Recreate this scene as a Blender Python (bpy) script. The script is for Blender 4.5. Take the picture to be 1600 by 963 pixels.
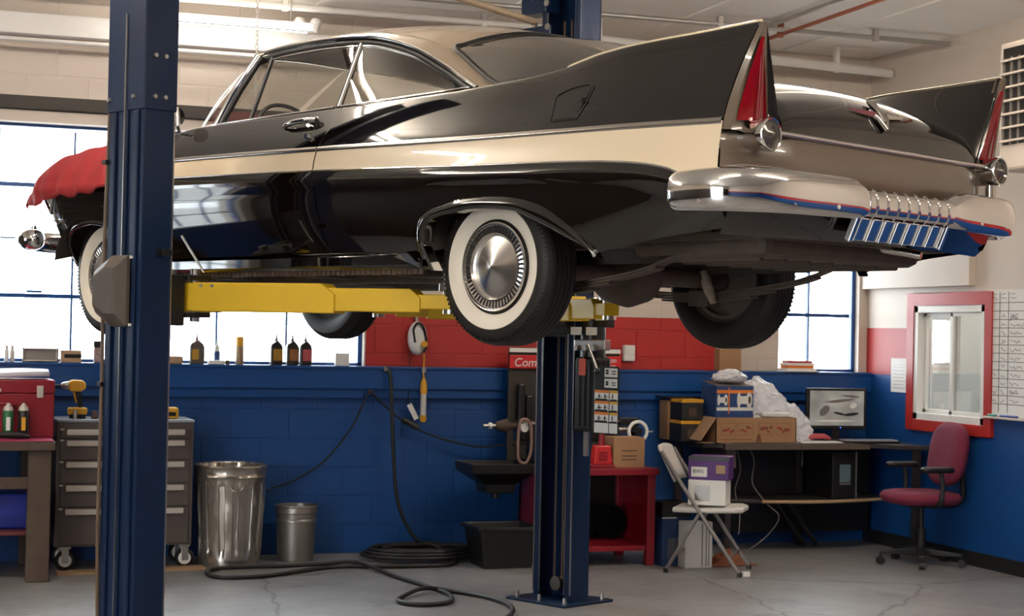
import bpy, bmesh, math, random
from math import pi, sin, cos, radians
from mathutils import Vector, Matrix
random.seed(7)
for _o in list(bpy.data.objects): bpy.data.objects.remove(_o)
SC = bpy.context.scene
COL = SC.collection

# ---------------------------------------------------------------- camera
cam_d = bpy.data.cameras.new('camera')
cam_d.sensor_width = 36.0
cam_d.lens = 36.0 * 2651.6 / 1600.0
cam_d.clip_end = 400
cam_o = bpy.data.objects.new('camera', cam_d)
COL.objects.link(cam_o)
_R = Vector((0.94445692, -0.32805046, 0.01959636)); _U = Vector((-0.02362857, -0.00830954, 0.99968627)); _F = Vector((0.32778471, 0.94462365, 0.01559937))
cam_o.matrix_world = Matrix(((_R.x, _U.x, -_F.x, 0), (_R.y, _U.y, -_F.y, 0), (_R.z, _U.z, -_F.z, 1.55), (0, 0, 0, 1)))
cam_d.dof.use_dof = True
cam_d.dof.focus_distance = 7.2
cam_d.dof.aperture_fstop = 7.0
SC.camera = cam_o

# ---------------------------------------------------------------- sky, exposure
W = bpy.data.worlds.new('sky'); SC.world = W; W.use_nodes = True
_bg = W.node_tree.nodes['Background']
_bg.inputs[0].default_value = (0.90, 0.95, 1.0, 1); _bg.inputs[1].default_value = 13.0
SC.view_settings.view_transform = 'Standard'; SC.view_settings.look = 'None'
SC.view_settings.gamma = 1.0; SC.view_settings.use_curve_mapping = False
SC.view_settings.exposure = 0.08

# ---------------------------------------------------------------- helpers
class MB:
    def __init__(s): s.v = []; s.f = []
    def add(s, vs, fs):
        b = len(s.v); s.v += [tuple(q) for q in vs]; s.f += [tuple(b + i for i in q) for q in fs]; return s
    def box(s, x0, x1, y0, y1, z0, z1, M=None):
        vs = [Vector(q) for q in ((x0,y0,z0),(x1,y0,z0),(x1,y1,z0),(x0,y1,z0),(x0,y0,z1),(x1,y0,z1),(x1,y1,z1),(x0,y1,z1))]
        if M is not None: vs = [M @ q for q in vs]
        return s.add(vs, [(0,3,2,1),(4,5,6,7),(0,1,5,4),(1,2,6,5),(2,3,7,6),(3,0,4,7)])
    def grid(s, rows, cu=False, flip=False):
        n = len(rows); m = len(rows[0]); b = len(s.v)
        for r in rows: s.v += [tuple(q) for q in r]
        for i in range(n - 1):
            for j in range(m if cu else m - 1):
                a, c = b + i*m + j, b + i*m + (j+1) % m
                q = (a, c, c + m, a + m); s.f.append(q[::-1] if flip else q)
        return s
    def loft(s, secs, caps=True):
        b = len(s.v); m = len(secs[0]); s.grid(secs, cu=True)
        if caps:
            s.f.append(tuple(b + j for j in range(m))[::-1]); e = b + (len(secs)-1)*m
            s.f.append(tuple(e + j for j in range(m)))
        return s
    def tube(s, path, r, n=8, closed=False, caps=True):
        P = [Vector(q) for q in path]; N = len(P); secs = []; up = None
        for i in range(N):
            if closed: t = P[(i+1) % N] - P[i-1]
            else: t = P[min(i+1, N-1)] - P[max(i-1, 0)]
            t.normalize()
            if up is None:
                up = Vector((0,0,1)) if abs(t.z) < .9 else Vector((1,0,0))
            a = up - t * up.dot(t)
            if a.length < 1e-5: a = t.orthogonal()
            a.normalize(); up = a; bb = t.cross(a)
            rr = r[i] if isinstance(r, (list, tuple)) else r
            secs.append([P[i] + a*rr*cos(2*pi*k/n) + bb*rr*sin(2*pi*k/n) for k in range(n)])
        if closed: secs.append(secs[0]); return s.loft(secs, False)
        return s.loft(secs, caps)
    def cyl(s, p0, p1, r0, r1=None, n=16):
        return s.tube([p0, p1], [r0, r0 if r1 is None else r1], n)
    def lathe(s, prof, n=32, M=None, a0=0, a1=2*pi, fn=None):
        rows = []; full = abs(a1 - a0 - 2*pi) < 1e-6; c = n if full else n + 1
        for r, z in prof:
            row = []
            for k in range(c):
                a = a0 + (a1 - a0)*k/n; rr = r*(fn(a, z) if fn else 1)
                q = Vector((rr*cos(a), rr*sin(a), z)); row.append(M @ q if M is not None else q)
            rows.append(row)
        return s.grid(rows, cu=full)
    def prism(s, poly, h0, h1, fn):
        a = [Vector(fn(u, v, h0)) for u, v in poly]; b = [Vector(fn(u, v, h1)) for u, v in poly]; n = len(poly)
        return s.add(a + b, [tuple(range(n))[::-1], tuple(range(n, 2*n))] + [(i, (i+1) % n, n + (i+1) % n, n + i) for i in range(n)])
    def mirror(s):
        q = MB(); q.v = [(a, -b, c) for a, b, c in s.v]; q.f = [f[::-1] for f in s.f]; return q
    def xf(s, M):
        s.v = [tuple(M @ Vector(q)) for q in s.v]; return s
    def join(s, o): return s.add(o.v, o.f)
    def mesh(s, name, angle=35, fix=True):
        me = bpy.data.meshes.new(name); me.from_pydata(s.v, [], s.f)
        if fix:
            bm = bmesh.new(); bm.from_mesh(me)
            bmesh.ops.remove_doubles(bm, verts=bm.verts, dist=1e-5)
            bmesh.ops.recalc_face_normals(bm, faces=bm.faces); bm.to_mesh(me); bm.free()
        for p in me.polygons: p.use_smooth = angle > 0
        if 0 < angle < 180: me.set_sharp_from_angle(angle=radians(angle))
        return me
    def build(s, name, m, parent=None, angle=35, bevel=0, loc=None, rotz=0, fix=True, solid=0):
        o = bpy.data.objects.new(name, s.mesh(name, angle, fix)); COL.objects.link(o); o.data.materials.append(m)
        if parent is not None: o.parent = parent
        if loc is not None: o.location = loc
        if rotz: o.rotation_euler = (0, 0, rotz)
        if solid:
            d = o.modifiers.new('solid', 'SOLIDIFY'); d.thickness = solid; d.offset = 0
        if bevel:
            d = o.modifiers.new('bevel', 'BEVEL'); d.width = bevel; d.segments = 2; d.limit_method = 'ANGLE'; d.angle_limit = radians(40)
        return o
def bx(*a): return MB().box(*a)
def tag(o, label=None, cat=None, group=None, kind=None):
    if label: o['label'] = label
    if cat: o['category'] = cat
    if group: o['group'] = group
    if kind: o['kind'] = kind
    return o
def thing(name, label, cat, loc=(0,0,0), rotz=0, group=None):
    o = bpy.data.objects.new(name, None); COL.objects.link(o); o.location = loc; o.rotation_euler = (0,0,rotz)
    o.empty_display_size = .1
    return tag(o, label, cat, group)
def copy_tree(o, parent=None):
    c = o.copy(); COL.objects.link(c); c.parent = parent
    for ch in list(o.children): copy_tree(ch, c)
    return c
def pchip(tab):
    tab = sorted(tab); xs = [a for a, _ in tab]; ys = [b for _, b in tab]; n = len(xs)
    h = [xs[i+1]-xs[i] for i in range(n-1)]; d = [(ys[i+1]-ys[i])/h[i] for i in range(n-1)]
    m = [d[0]] + [0 if d[i-1]*d[i] <= 0 else 2*d[i-1]*d[i]/(d[i-1]+d[i]) for i in range(1, n-1)] + [d[-1]]
    def f(x):
        if x <= xs[0]: return ys[0] + m[0]*(x-xs[0])*0
        if x >= xs[-1]: return ys[-1]
        i = 0
        while x > xs[i+1]: i += 1
        t = (x-xs[i])/h[i]
        return (ys[i]*(1+2*t)*(1-t)**2 + h[i]*m[i]*t*(1-t)**2 + ys[i+1]*t*t*(3-2*t) + h[i]*m[i+1]*t*t*(t-1))
    return f
def spline(pts, n=8, closed=False):
    P = [Vector(q) for q in pts]; N = len(P); out = []
    for i in range(N if closed else N-1):
        if closed: a, b, c, d = P[i-1], P[i], P[(i+1) % N], P[(i+2) % N]
        else: a, b, c, d = P[max(i-1,0)], P[i], P[i+1], P[min(i+2,N-1)]
        for k in range(n):
            t = k/n
            out.append(.5*((2*b) + (c-a)*t + (2*a-5*b+4*c-d)*t*t + (3*b-a-3*c+d)*t**3))
    if not closed: out.append(P[-1])
    return out
def resample(P, n):
    P = [Vector(q) for q in P]; L = [0]
    for i in range(1, len(P)): L.append(L[-1] + (P[i]-P[i-1]).length)
    out = []; j = 0
    for k in range(n):
        s = L[-1]*k/(n-1)
        while j < len(P)-2 and L[j+1] < s: j += 1
        t = (s-L[j])/max(1e-9, L[j+1]-L[j]); out.append(P[j].lerp(P[j+1], min(1, t)))
    return out

# ---------------------------------------------------------------- materials
def mat(name, col, rough=.5, metal=0, coat=0, var=.12, scale=8., bump=0., emit=0, spec=None, trans=0, col2=None, detail=4):
    m = bpy.data.materials.new(name); m.use_nodes = True; nt = m.node_tree; b = nt.nodes['Principled BSDF']
    tc = nt.nodes.new('ShaderNodeTexCoord'); nz = nt.nodes.new('ShaderNodeTexNoise'); nz.inputs['Scale'].default_value = scale; nz.inputs['Detail'].default_value = detail
    nt.links.new(tc.outputs['Object'], nz.inputs['Vector'])
    mx = nt.nodes.new('ShaderNodeMix'); mx.data_type = 'RGBA'
    c2 = col2 if col2 else tuple(max(0, c*(1-var)) for c in col)
    mx.inputs[6].default_value = (*col, 1); mx.inputs[7].default_value = (*c2, 1)
    nt.links.new(nz.outputs['Fac'], mx.inputs[0]); nt.links.new(mx.outputs[2], b.inputs['Base Color'])
    b.inputs['Roughness'].default_value = rough; b.inputs['Metallic'].default_value = metal
    b.inputs['Coat Weight'].default_value = coat; b.inputs['Coat Roughness'].default_value = .03
    if spec is not None: b.inputs['Specular IOR Level'].default_value = spec
    if trans: b.inputs['Transmission Weight'].default_value = trans
    if emit:
        nt.links.new(mx.outputs[2], b.inputs['Emission Color']); b.inputs['Emission Strength'].default_value = emit
    if bump:
        bp = nt.nodes.new('ShaderNodeBump'); bp.inputs['Strength'].default_value = bump; bp.inputs['Distance'].default_value = .01
        nt.links.new(nz.outputs['Fac'], bp.inputs['Height']); nt.links.new(bp.outputs['Normal'], b.inputs['Normal'])
    return m
def glass_mat(name, tint, refl=.06):
    m = bpy.data.materials.new(name); m.use_nodes = True; nt = m.node_tree; nt.nodes.clear()
    out = nt.nodes.new('ShaderNodeOutputMaterial'); t = nt.nodes.new('ShaderNodeBsdfTransparent'); g = nt.nodes.new('ShaderNodeBsdfGlossy'); mx = nt.nodes.new('ShaderNodeMixShader')
    t.inputs[0].default_value = (*tint, 1); g.inputs['Roughness'].default_value = .02
    lw = nt.nodes.new('ShaderNodeLayerWeight'); lw.inputs[0].default_value = .3; mm = nt.nodes.new('ShaderNodeMath'); mm.operation = 'MULTIPLY_ADD'
    mm.inputs[1].default_value = .35; mm.inputs[2].default_value = refl
    nt.links.new(lw.outputs['Fresnel'], mm.inputs[0]); nt.links.new(mm.outputs[0], mx.inputs[0])
    nt.links.new(t.outputs[0], mx.inputs[1]); nt.links.new(g.outputs[0], mx.inputs[2]); nt.links.new(mx.outputs[0], out.inputs[0])
    return m
BLUE = (.0035, .060, .235); RED = (.42, .018, .014); CREAM = (.63, .545, .465)
def band_mat(name, bands, rough=.45):
    # bands: list of (zmax, colour, xmin, xmax); first band whose top lies above the point wins
    m = mat(name, CREAM, rough, var=.1, scale=3, bump=.04); nt = m.node_tree; b = nt.nodes['Principled BSDF']
    g = nt.nodes.new('ShaderNodeNewGeometry'); sp = nt.nodes.new('ShaderNodeSeparateXYZ'); nt.links.new(g.outputs['Position'], sp.inputs[0])
    nz = [n for n in nt.nodes if n.type == 'TEX_NOISE'][0]
    src = None
    def M(op, a, v):
        q = nt.nodes.new('ShaderNodeMath'); q.operation = op; nt.links.new(a, q.inputs[0])
        if isinstance(v, float): q.inputs[1].default_value = v
        else: nt.links.new(v, q.inputs[1])
        return q.outputs[0]
    cur = [n for n in nt.nodes if n.type == 'MIX'][0].outputs[2]
    for zmax, col, x0, x1 in bands:
        fac = M('LESS_THAN', sp.outputs[2], zmax)
        if x0 is not None:
            fac = M('MULTIPLY', fac, M('GREATER_THAN', sp.outputs[0], x0)); fac = M('MULTIPLY', fac, M('LESS_THAN', sp.outputs[0], x1))
        a = nt.nodes.new('ShaderNodeMix'); a.data_type = 'RGBA'; a.inputs[6].default_value = (*col, 1); a.inputs[7].default_value = (*[c*.78 for c in col], 1)
        nt.links.new(nz.outputs['Fac'], a.inputs[0])
        x = nt.nodes.new('ShaderNodeMix'); x.data_type = 'RGBA'; nt.links.new(fac, x.inputs[0]); nt.links.new(cur, x.inputs[6]); nt.links.new(a.outputs[2], x.inputs[7]); cur = x.outputs[2]
    nt.links.new(cur, b.inputs['Base Color'])
    return m
M_wallb = band_mat('painted block wall', [(1.695, RED, 2.94, 5.66), (1.305, BLUE, None, None)])
M_wallr = band_mat('painted plaster wall', [(1.655, RED, None, None), (1.30, BLUE, None, None)])
M_cream = mat('cream wall paint', CREAM, .5, scale=3)
M_ceil = mat('white ceiling board', (.84, .79, .72), .6, scale=2, var=.06)
M_blue = mat('blue wall paint', BLUE, .35, scale=5, var=.2)
M_redw = mat('red wall paint', RED, .35, scale=5)
M_black = mat('black rubber', (.012, .011, .011), .55, var=.3)
M_white = mat('white painted metal', (.80, .78, .74), .35, var=.05)
M_glass = glass_mat('window glass', (.95, .97, .97))
M_conc = mat('concrete', (.30, .30, .31), .55, scale=1.2, var=.4, bump=.05)

# concrete floor with stains and hairline cracks
def floor_mat():
    m = bpy.data.materials.new('worn concrete floor'); m.use_nodes = True; nt = m.node_tree; b = nt.nodes['Principled BSDF']; L = nt.links.new
    g = nt.nodes.new('ShaderNodeNewGeometry')
    def noise(sc, det, rough=.6):
        n = nt.nodes.new('ShaderNodeTexNoise'); n.inputs['Scale'].default_value = sc; n.inputs['Detail'].default_value = det; n.inputs['Roughness'].default_value = rough; L(g.outputs['Position'], n.inputs['Vector']); return n
    def ramp(src, p0, c0, p1, c1):
        r = nt.nodes.new('ShaderNodeValToRGB'); r.color_ramp.elements[0].position = p0; r.color_ramp.elements[0].color = (*c0, 1); r.color_ramp.elements[1].position = p1; r.color_ramp.elements[1].color = (*c1, 1); L(src, r.inputs[0]); return r.outputs[0]
    def mul(a, c):
        x = nt.nodes.new('ShaderNodeMix'); x.data_type = 'RGBA'; x.blend_type = 'MULTIPLY'; x.inputs[0].default_value = 1; L(a, x.inputs[6]); L(c, x.inputs[7]); return x.outputs[2]
    base = ramp(noise(.9, 6).outputs['Fac'], .3, (.18, .168, .162), .7, (.275, .27, .272))
    spk = ramp(noise(14, 5, .75).outputs['Fac'], .30, (.62, .61, .60), .42, (1, 1, 1))
    st = ramp(noise(2.6, 5, .7).outputs['Fac'], .25, (.5, .48, .46), .40, (1, 1, 1))
    v = nt.nodes.new('ShaderNodeTexVoronoi'); v.feature = 'DISTANCE_TO_EDGE'; v.inputs['Scale'].default_value = .42
    wn = noise(2.2, 4); ad = nt.nodes.new('ShaderNodeMix'); ad.data_type = 'RGBA'; ad.blend_type = 'ADD'; ad.inputs[0].default_value = .22; L(g.outputs['Position'], ad.inputs[6]); L(wn.outputs['Color'], ad.inputs[7]); L(ad.outputs[2], v.inputs['Vector'])
    cr = ramp(v.outputs['Distance'], .0, (.35, .33, .31), .006, (1, 1, 1))
    c = mul(mul(mul(base, spk), st), cr); L(c, b.inputs['Base Color'])
    rr = ramp(noise(3, 4).outputs['Fac'], .3, (.34,)*3, .7, (.52,)*3); L(rr, b.inputs['Roughness'])
    bp = nt.nodes.new('ShaderNodeBump'); bp.inputs['Strength'].default_value = .12; bp.inputs['Distance'].default_value = .006; L(noise(30, 4).outputs['Fac'], bp.inputs['Height']); L(bp.outputs['Normal'], b.inputs['Normal'])
    return m
M_floor = floor_mat()

# ---------------------------------------------------------------- the room
YB, XR, XL, YF, ZC = 11.595, 6.958, -5.2, -5.0, 3.76
def struct(name, mb, m, **k): return tag(mb.build(name, m, **k), kind='structure')
struct('floor', bx(XL-.2, XR+.2, YF-.2, YB+.2, -.12, 0), M_floor, angle=0)
ce = struct('ceiling', bx(XL-.2, XR+.2, YF-.2, YB+.2, ZC, ZC+.1), M_ceil, angle=0)
bat = bx(-.025, .025, -8.1, 8.1, -.012, 0).mesh('batten', 0)
for i in range(9):
    o = bpy.data.objects.new('batten', bat); COL.objects.link(o); o.data.materials.append(M_ceil) if not o.data.materials else None
    o.parent = ce; o.location = (6.15 - i*1.22, 3.4, ZC)
W1 = (-.52, 2.93, 1.31, 2.885); W4 = (-4.95, -3.3, 1.31, 2.885); W2 = (6.19, 6.885, 1.31, 2.885)
wb = MB(); y0, y1 = YB + .0035, YB + .22
wb.box(XL-.2, XR+.2, y0, y1, 0, 1.305); wb.box(XL-.2, XR+.2, y0, y1, 2.885, ZC)
wb.box(XL-.2, W4[0], y0, y1, 1.305, 2.885); wb.box(W4[1], W1[0], y0, y1, 1.305, 2.885); wb.box(W1[1], W2[0], y0, y1, 1.305, 2.885); wb.box(W2[1], XR+.2, y0, y1, 1.305, 2.885)
wall_back = struct('wall_back', wb, M_wallb, angle=0)
# painted concrete blocks, running bond
bcache = {}
def block(x0, x1, z0, z1):
    w, h = round(x1-x0, 3), round(z1-z0, 3)
    if w < .03 or h < .03: return
    k = (w, h)
    if k not in bcache:
        e = .004; q = MB(); q.add([(0,.01,0),(w,.01,0),(w,.01,h),(0,.01,h),(e,0,e),(w-e,0,e),(w-e,0,h-e),(e,0,h-e)], [(4,5,6,7),(0,1,5,4),(1,2,6,5),(2,3,7,6),(3,0,4,7)])
        bcache[k] = q.mesh('concrete_block', 0, False); bcache[k].materials.append(M_wallb)
    o = bpy.data.objects.new('concrete_block', bcache[k]); COL.objects.link(o); o.parent = wall_back; o.location = (x0, YB, z0)
def blocks(xa, xb, za, zb):
    J = .0035
    for r in range(19):
        z0, z1 = max(za, r*.2), min(zb, (r+1)*.2)
        if z1 - z0 < .04: continue
        off = .2 if r % 2 else 0
        c = math.floor((xa-off)/.4)
        while c*.4+off < xb:
            x0, x1 = max(xa, c*.4+off), min(xb, c*.4+off+.4)
            block(x0+J, x1-J, z0+J, z1-J); c += 1
blocks(.2, XR, 0, 1.08); blocks(W1[1], W2[0], 1.31, 2.885); blocks(.2, XR, 2.885, ZC)
dr = MB()
for k in range(14): dr.box(-3.15, -.70, YB-.03, YB-.005, .02+k*.2, .205+k*.2)
dr.box(-3.25,-3.15,YB-.1,YB,0,2.9); dr.box(-.70,-.60,YB-.1,YB,0,2.9); dr.box(-3.25,-.60,YB-.1,YB,2.82,2.9)
struct('reflection_door', dr, mat('added dark door', (.03,.022,.017), .5), angle=0)  # unseen dark slats, added so the front fender reflects something dark
# blue ledge below the windows
lg = MB(); LX = -.55; lg.box(LX, XR, YB-.075, YB+.03, 1.15, 1.300); lg.box(LX, XR, YB-.088, YB+.03, 1.288, 1.308); lg.box(LX, XR, YB-.05, YB+.01, 1.085, 1.15); lg.box(LX, XR, YB-.062, YB+.01, 1.14, 1.152)
struct('trim_1', lg, M_blue, angle=0, bevel=.004)
struct('trim_2', bx(-.55, 2.6, YB-.10, YB+.005, 2.965, 3.05), mat('dark steel lintel', (.03,.022,.016), .6), angle=0, bevel=.004)
struct('trim_3', bx(-.55, 2.98, YB-.05, YB+.005, 2.885, 2.962), M_cream, angle=0, bevel=.004)
def window(name, w, xs, zs, thick):
    x0, x1, z0, z1 = w; q = MB(); a, b = YB+.06, YB+.11
    for X0, X1, Z0, Z1 in ((x0, x0+.03, z0, z1), (x1-.03, x1, z0, z1), (x0, x1, z0, z0+.02), (x0, x1, z1-.02, z1)): q.box(X0, X1, a, b, Z0, Z1)
    o = struct(name, q, M_blue, angle=0, bevel=.004)
    for x in xs: bx(x-.007, x+.007, a+.008, b-.008, z0+.03, z1-.04).build('muntin', M_blue, o, 0)
    for z, t in zip(zs, thick): bx(x0+.05, x1-.05, a+.006, b-.006, z-t, z+t).build('muntin', M_blue, o, 0)
    lx = xs[1]+.35 if len(xs) > 5 else xs[0]-.12
    bx(lx-.16, lx-.06, a-.04, a, zs[0]+.02, zs[0]+.035).build('window_latch', M_blue, o, 0)
    X = [x0+.05] + list(xs) + [x1-.05]; Z = [z0+.03] + list(zs) + [z1-.04]
    for i in range(len(X)-1):
        for j in range(len(Z)-1): bx(X[i], X[i+1], a+.023, a+.027, Z[j], Z[j+1]).build('pane', M_glass, o, 0)
    return o
window('window_1', W1, [2.39-.485*i for i in range(5, -1, -1)], [1.745, 2.125, 2.48], [.014, .005, .014])
window('added_window', W4, [-4.4,-3.85], [1.745, 2.125, 2.48], [.014, .005, .014])  # out of view, added for its bright reflection in the car door
window('window_2', W2, [6.48], [1.745, 2.195, 2.5], [.014, .005, .014])
# right wall, drywall with a hatch window
wr = MB(); OW = (9.955, 10.945, .95, 1.865)
wr.box(XR, XR+.15, YF-.2, OW[0], 0, ZC); wr.box(XR, XR+.15, OW[1], YB+.2, 0, ZC); wr.box(XR, XR+.15, OW[0], OW[1], 0, OW[2]); wr.box(XR, XR+.15, OW[0], OW[1], OW[3], ZC)
struct('wall_right', wr, M_wallr, angle=0)
struct('baseboard_right', bx(XR-.012, XR, YF, YB, 0, .1), M_black, angle=0)
fr = MB()
for a in ((OW[0]-.035, OW[0]+.05, .905, 1.912), (OW[1]-.05, OW[1]+.04, .905, 1.912)): fr.box(XR-.03, XR+.02, a[0], a[1], a[2], a[3])
fr.box(XR-.03, XR+.02, OW[0]+.05, OW[1]-.05, .905, .985); fr.box(XR-.03, XR+.02, OW[0]+.05, OW[1]-.05, 1.82, 1.912)
struct('trim_4', fr, M_redw, angle=0, bevel=.003)
wf = MB(); A, B, C, D = OW[0]+.05, OW[1]-.05, .985, 1.82
for a in ((A, A+.05, C, D), (B-.05, B, C, D), (A, B, C, C+.05), (A, B, D-.05, D)): wf.box(XR-.022, XR+.08, *a)
ow = struct('window_3', wf, M_white, angle=0, bevel=.003)
mid = (A+B)/2 - .01
M_frost = mat('office beyond glass', (.44,.46,.45), .3, var=.15, scale=1.5)
for k, (a, b, dx) in enumerate(((mid-.02, B-.05, .03), (A+.05, mid+.02, .0))):
    q = MB(); t = .03
    for c in ((a, a+t, C+.05, D-.05), (b-t, b, C+.05, D-.05), (a, b, C+.05, C+.05+t), (a, b, D-.05-t, D-.05)): q.box(XR+dx, XR+dx+.025, *c)
    o = q.build('sash', M_white, ow, 0, .002)
    bx(XR+dx+.010, XR+dx+.014, a+t, b-t, C+.05+t, D-.05-t).build('pane', M_glass, o, 0)
# little office behind the hatch window
of = MB(); of.box(XR+1.1, XR+1.15, 9.3, 11.6, 0, 2.6); of.box(XR+.15, XR+1.15, 11.55, 11.6, 0, 2.6); of.box(XR+.15, XR+1.15, 9.3, 9.35, 0, 2.6); of.box(XR+.15, XR+1.15, 9.3, 11.6, 2.55, 2.6); of.box(XR+.15, XR+1.15, 9.3, 11.6, -.05, 0)
struct('wall_office', of, mat('office wall paint', (.72,.74,.72), .6, var=.05), angle=0)
_l = bpy.data.lights.new('office_light', 'AREA'); _l.energy = 22; _l.size = .8; _l.color = (1, .95, .88); _lo = bpy.data.objects.new('office_light', _l); COL.objects.link(_lo); _lo.location = (XR+.62, 10.45, 2.5)
struct('trim_5', bx(XR-.055, XR, 10.16, YB-.002, 1.955, 2.95), M_cream, angle=0, bevel=.004)
# unseen left wall with an open bay added for light, and the wall behind the photographer
wf = MB(); added_bays = [(-1.6, 2.2)]; ys = YF-.2
for a, b in added_bays: wf.box(XL-.15, XL, ys, a, 0, ZC); wf.box(XL-.15, XL, a, b, 3.1, ZC); ys = b
wf.box(XL-.15, XL, ys, YB+.2, 0, ZC)
struct('wall_left', wf, band_mat('left wall darkened for reflection', [(2.65, (.035,.026,.02), None, None)]), angle=0)  # lower part coloured dark to keep the car side's reflections black
struct('wall_front', bx(XL-.2, XR+.2, YF-.2, YF, 0, ZC), M_wallr, angle=0)
# yard outside
struct('ground', bx(-60, 60, -60, 60, -.3, -.14), mat('pale yard concrete', (.5,.49,.46), .8, scale=.4), angle=0)
# ================================================================= the car on the lift
M_paint = mat('black car paint', (.005,.003,.002), .05, coat=1, var=.1)
M_stripe = mat('cream car paint', (.74,.60,.42), .22, coat=.6, var=.03)
M_roof = mat('cream roof with shade in colour', (.36,.27,.185), .22, coat=.7, var=.03)  # the stripe's cream, darkened in colour because the roof gets less light
M_tail = mat('rear panel with reflected tan in colour', (.11,.08,.056), .3, coat=.8, var=.05)  # tan is the reflected cream surroundings, put into the panel's own colour
M_chrome = mat('chrome', (.82,.80,.78), .06, metal=1, var=.04)
M_hub = mat('satin wheel cover', (.80,.77,.73), .2, metal=1, var=.05)
M_chrome2 = mat('brushed trim', (.62,.58,.53), .2, metal=1, var=.1)
M_under = mat('underbody grime', (.105,.072,.05), .7, var=.6, scale=14, bump=.3)
M_dark = mat('dark interior', (.03,.022,.016), .7)
M_liner = mat('headliner cloth', (.05,.036,.026), .8)
M_tyre = mat('tyre rubber', (.016,.0125,.010), .5, var=.35, scale=20, spec=.3)
M_ww = mat('whitewall rubber', (.78,.70,.58), .45, var=.05)
M_cgl = glass_mat('car glass', (.90,.89,.85), .05)
M_rgl = glass_mat('rear window glass', (.66,.62,.55), .36)
M_lens = mat('red tail lens', (.22,.002,.006), .15, coat=.3, var=.35, scale=30)
M_rust = mat('rusty steel', (.10,.06,.04), .7, var=.5, scale=20)
CO = (3.01802552, 7.09997131, 1.8317); CYAW = 2.3563 - .334
CAR = thing('car', 'black and cream vintage two-door car with tall tail fins raised on the lift', 'car', CO, CYAW)
_cs = (cos(CYAW), sin(CYAW))
def car2w(x, y, z): return (CO[0] + _cs[0]*x - _cs[1]*y, CO[1] + _cs[1]*x + _cs[0]*y, CO[2] + z)

f_zr = pchip([(3.72,.585),(3.5,.63),(3.2,.665),(2.8,.69),(2.33,.715),(2.1,.735),(1.6,.737),(1.1,.742),(.67,.746),(.25,.752),(0,.762),(-.22,.772),(-.4,.789),(-.5,.808),(-.6,.827),(-.8,.846),(-1.12,.858),(-1.36,.870)])
f_yr = pchip([(3.72,.84),(3.4,.868),(2.8,.885),(1.9,.893),(.9,.895),(.2,.885),(-.3,.885),(-.8,.881),(-1.36,.873)])
f_W = pchip([(3.72,.945),(3.55,.96),(3.4,.972),(3.0,.985),(2.3,.99),(1,.992),(0,.992),(-.6,.992),(-1.0,.988),(-1.2,.983),(-1.36,.978)])
f_zc = pchip([(3.6,.50),(3,.49),(2.2,.475),(1.03,.45),(.15,.419),(-.58,.397),(-.91,.374),(-1.1,.345),(-1.16,.326),(-1.36,.30)])
f_zt = pchip([(3.6,.57),(2.2,.565),(1.03,.548),(.15,.530),(-.58,.519),(-1.31,.508)])
f_zb = pchip([(3.72,.05),(3.6,.045),(3.4,.045),(2.3,.07),(1.6,.07),(1.04,.082),(.5,.06),(.35,.045),(-.5,.03),(-.6,.035),(-.74,.055),(-1.02,.095),(-1.2,.11),(-1.36,.125)])
f_tk = pchip([(3.72,.14),(3.4,.20),(3.2,.17),(2.6,.06),(1.2,.05),(-.5,.055),(-1.36,.08)])
ARCHO = [(-.66,.03),(-.635,.065),(-.548,.142),(-.47,.195),(-.407,.23),(-.32,.257),(-.227,.274),(-.11,.282),(-.002,.283),(.1,.276),(.192,.259),(.27,.240),(.332,.205),(.358,.165),(.366,.125),(.364,.085),(.356,.04)]
ARCH = [(-.645,.02),(-.617,.055),(-.523,.099),(-.43,.143),(-.33,.186),(-.252,.215),(-.11,.229),(.02,.231),(.088,.224),(.192,.212),(.255,.196),(.295,.165),(.313,.125),(.318,.085),(.312,.03)]
f_ar = pchip([a for a in ARCH if a[0] < .26] + [(.295,.165),(.312,.125),(.3185,.03)])
FARCH = [(2.60,.04),(2.615,.10),(2.65,.16),(2.71,.21),(2.8,.25),(2.9,.268),(3.0,.275),(3.1,.268),(3.2,.25),(3.29,.21),(3.34,.16),(3.37,.10),(3.385,.05)]
f_fa = pchip(FARCH)
def zcut(x):
    z = f_zb(x)
    if -.645 < x < .3185: z = max(z, f_ar(x))
    if 2.60 < x < 3.385: z = max(z, f_fa(x))
    return z
def Ys(x, z):
    W_, zc, zr, yr, zb = f_W(x), f_zc(x), f_zr(x), f_yr(x), f_zb(x)
    if z <= zc:
        t = max(0, (z - zb)/max(.05, zc - zb)); y = W_ - f_tk(x)*(1-t)**2.4
        y += .013*math.exp(-((zc-.045-z)/.035)**2)
        return y
    t = min(1.0, (z-zc)/(zr-zc)); return W_ - (W_-yr)*t**1.75 + .013*math.exp(-((zc-.045-z)/.035)**2)
f_end = pchip([(.10,-1.27),(.33,-1.268),(.50,-1.275),(.65,-1.305),(.77,-1.34),(.875,-1.372)])
f_front = pchip([(.0,3.39),(.05,3.395),(.16,3.41),(.30,3.44),(.39,3.475),(.50,3.60),(.60,3.72)])
f_seam = pchip([(.05,-.045),(.093,-.041),(.32,.004),(.468,.018),(.555,.007),(.668,-.045),(.76,-.06)])
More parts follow.
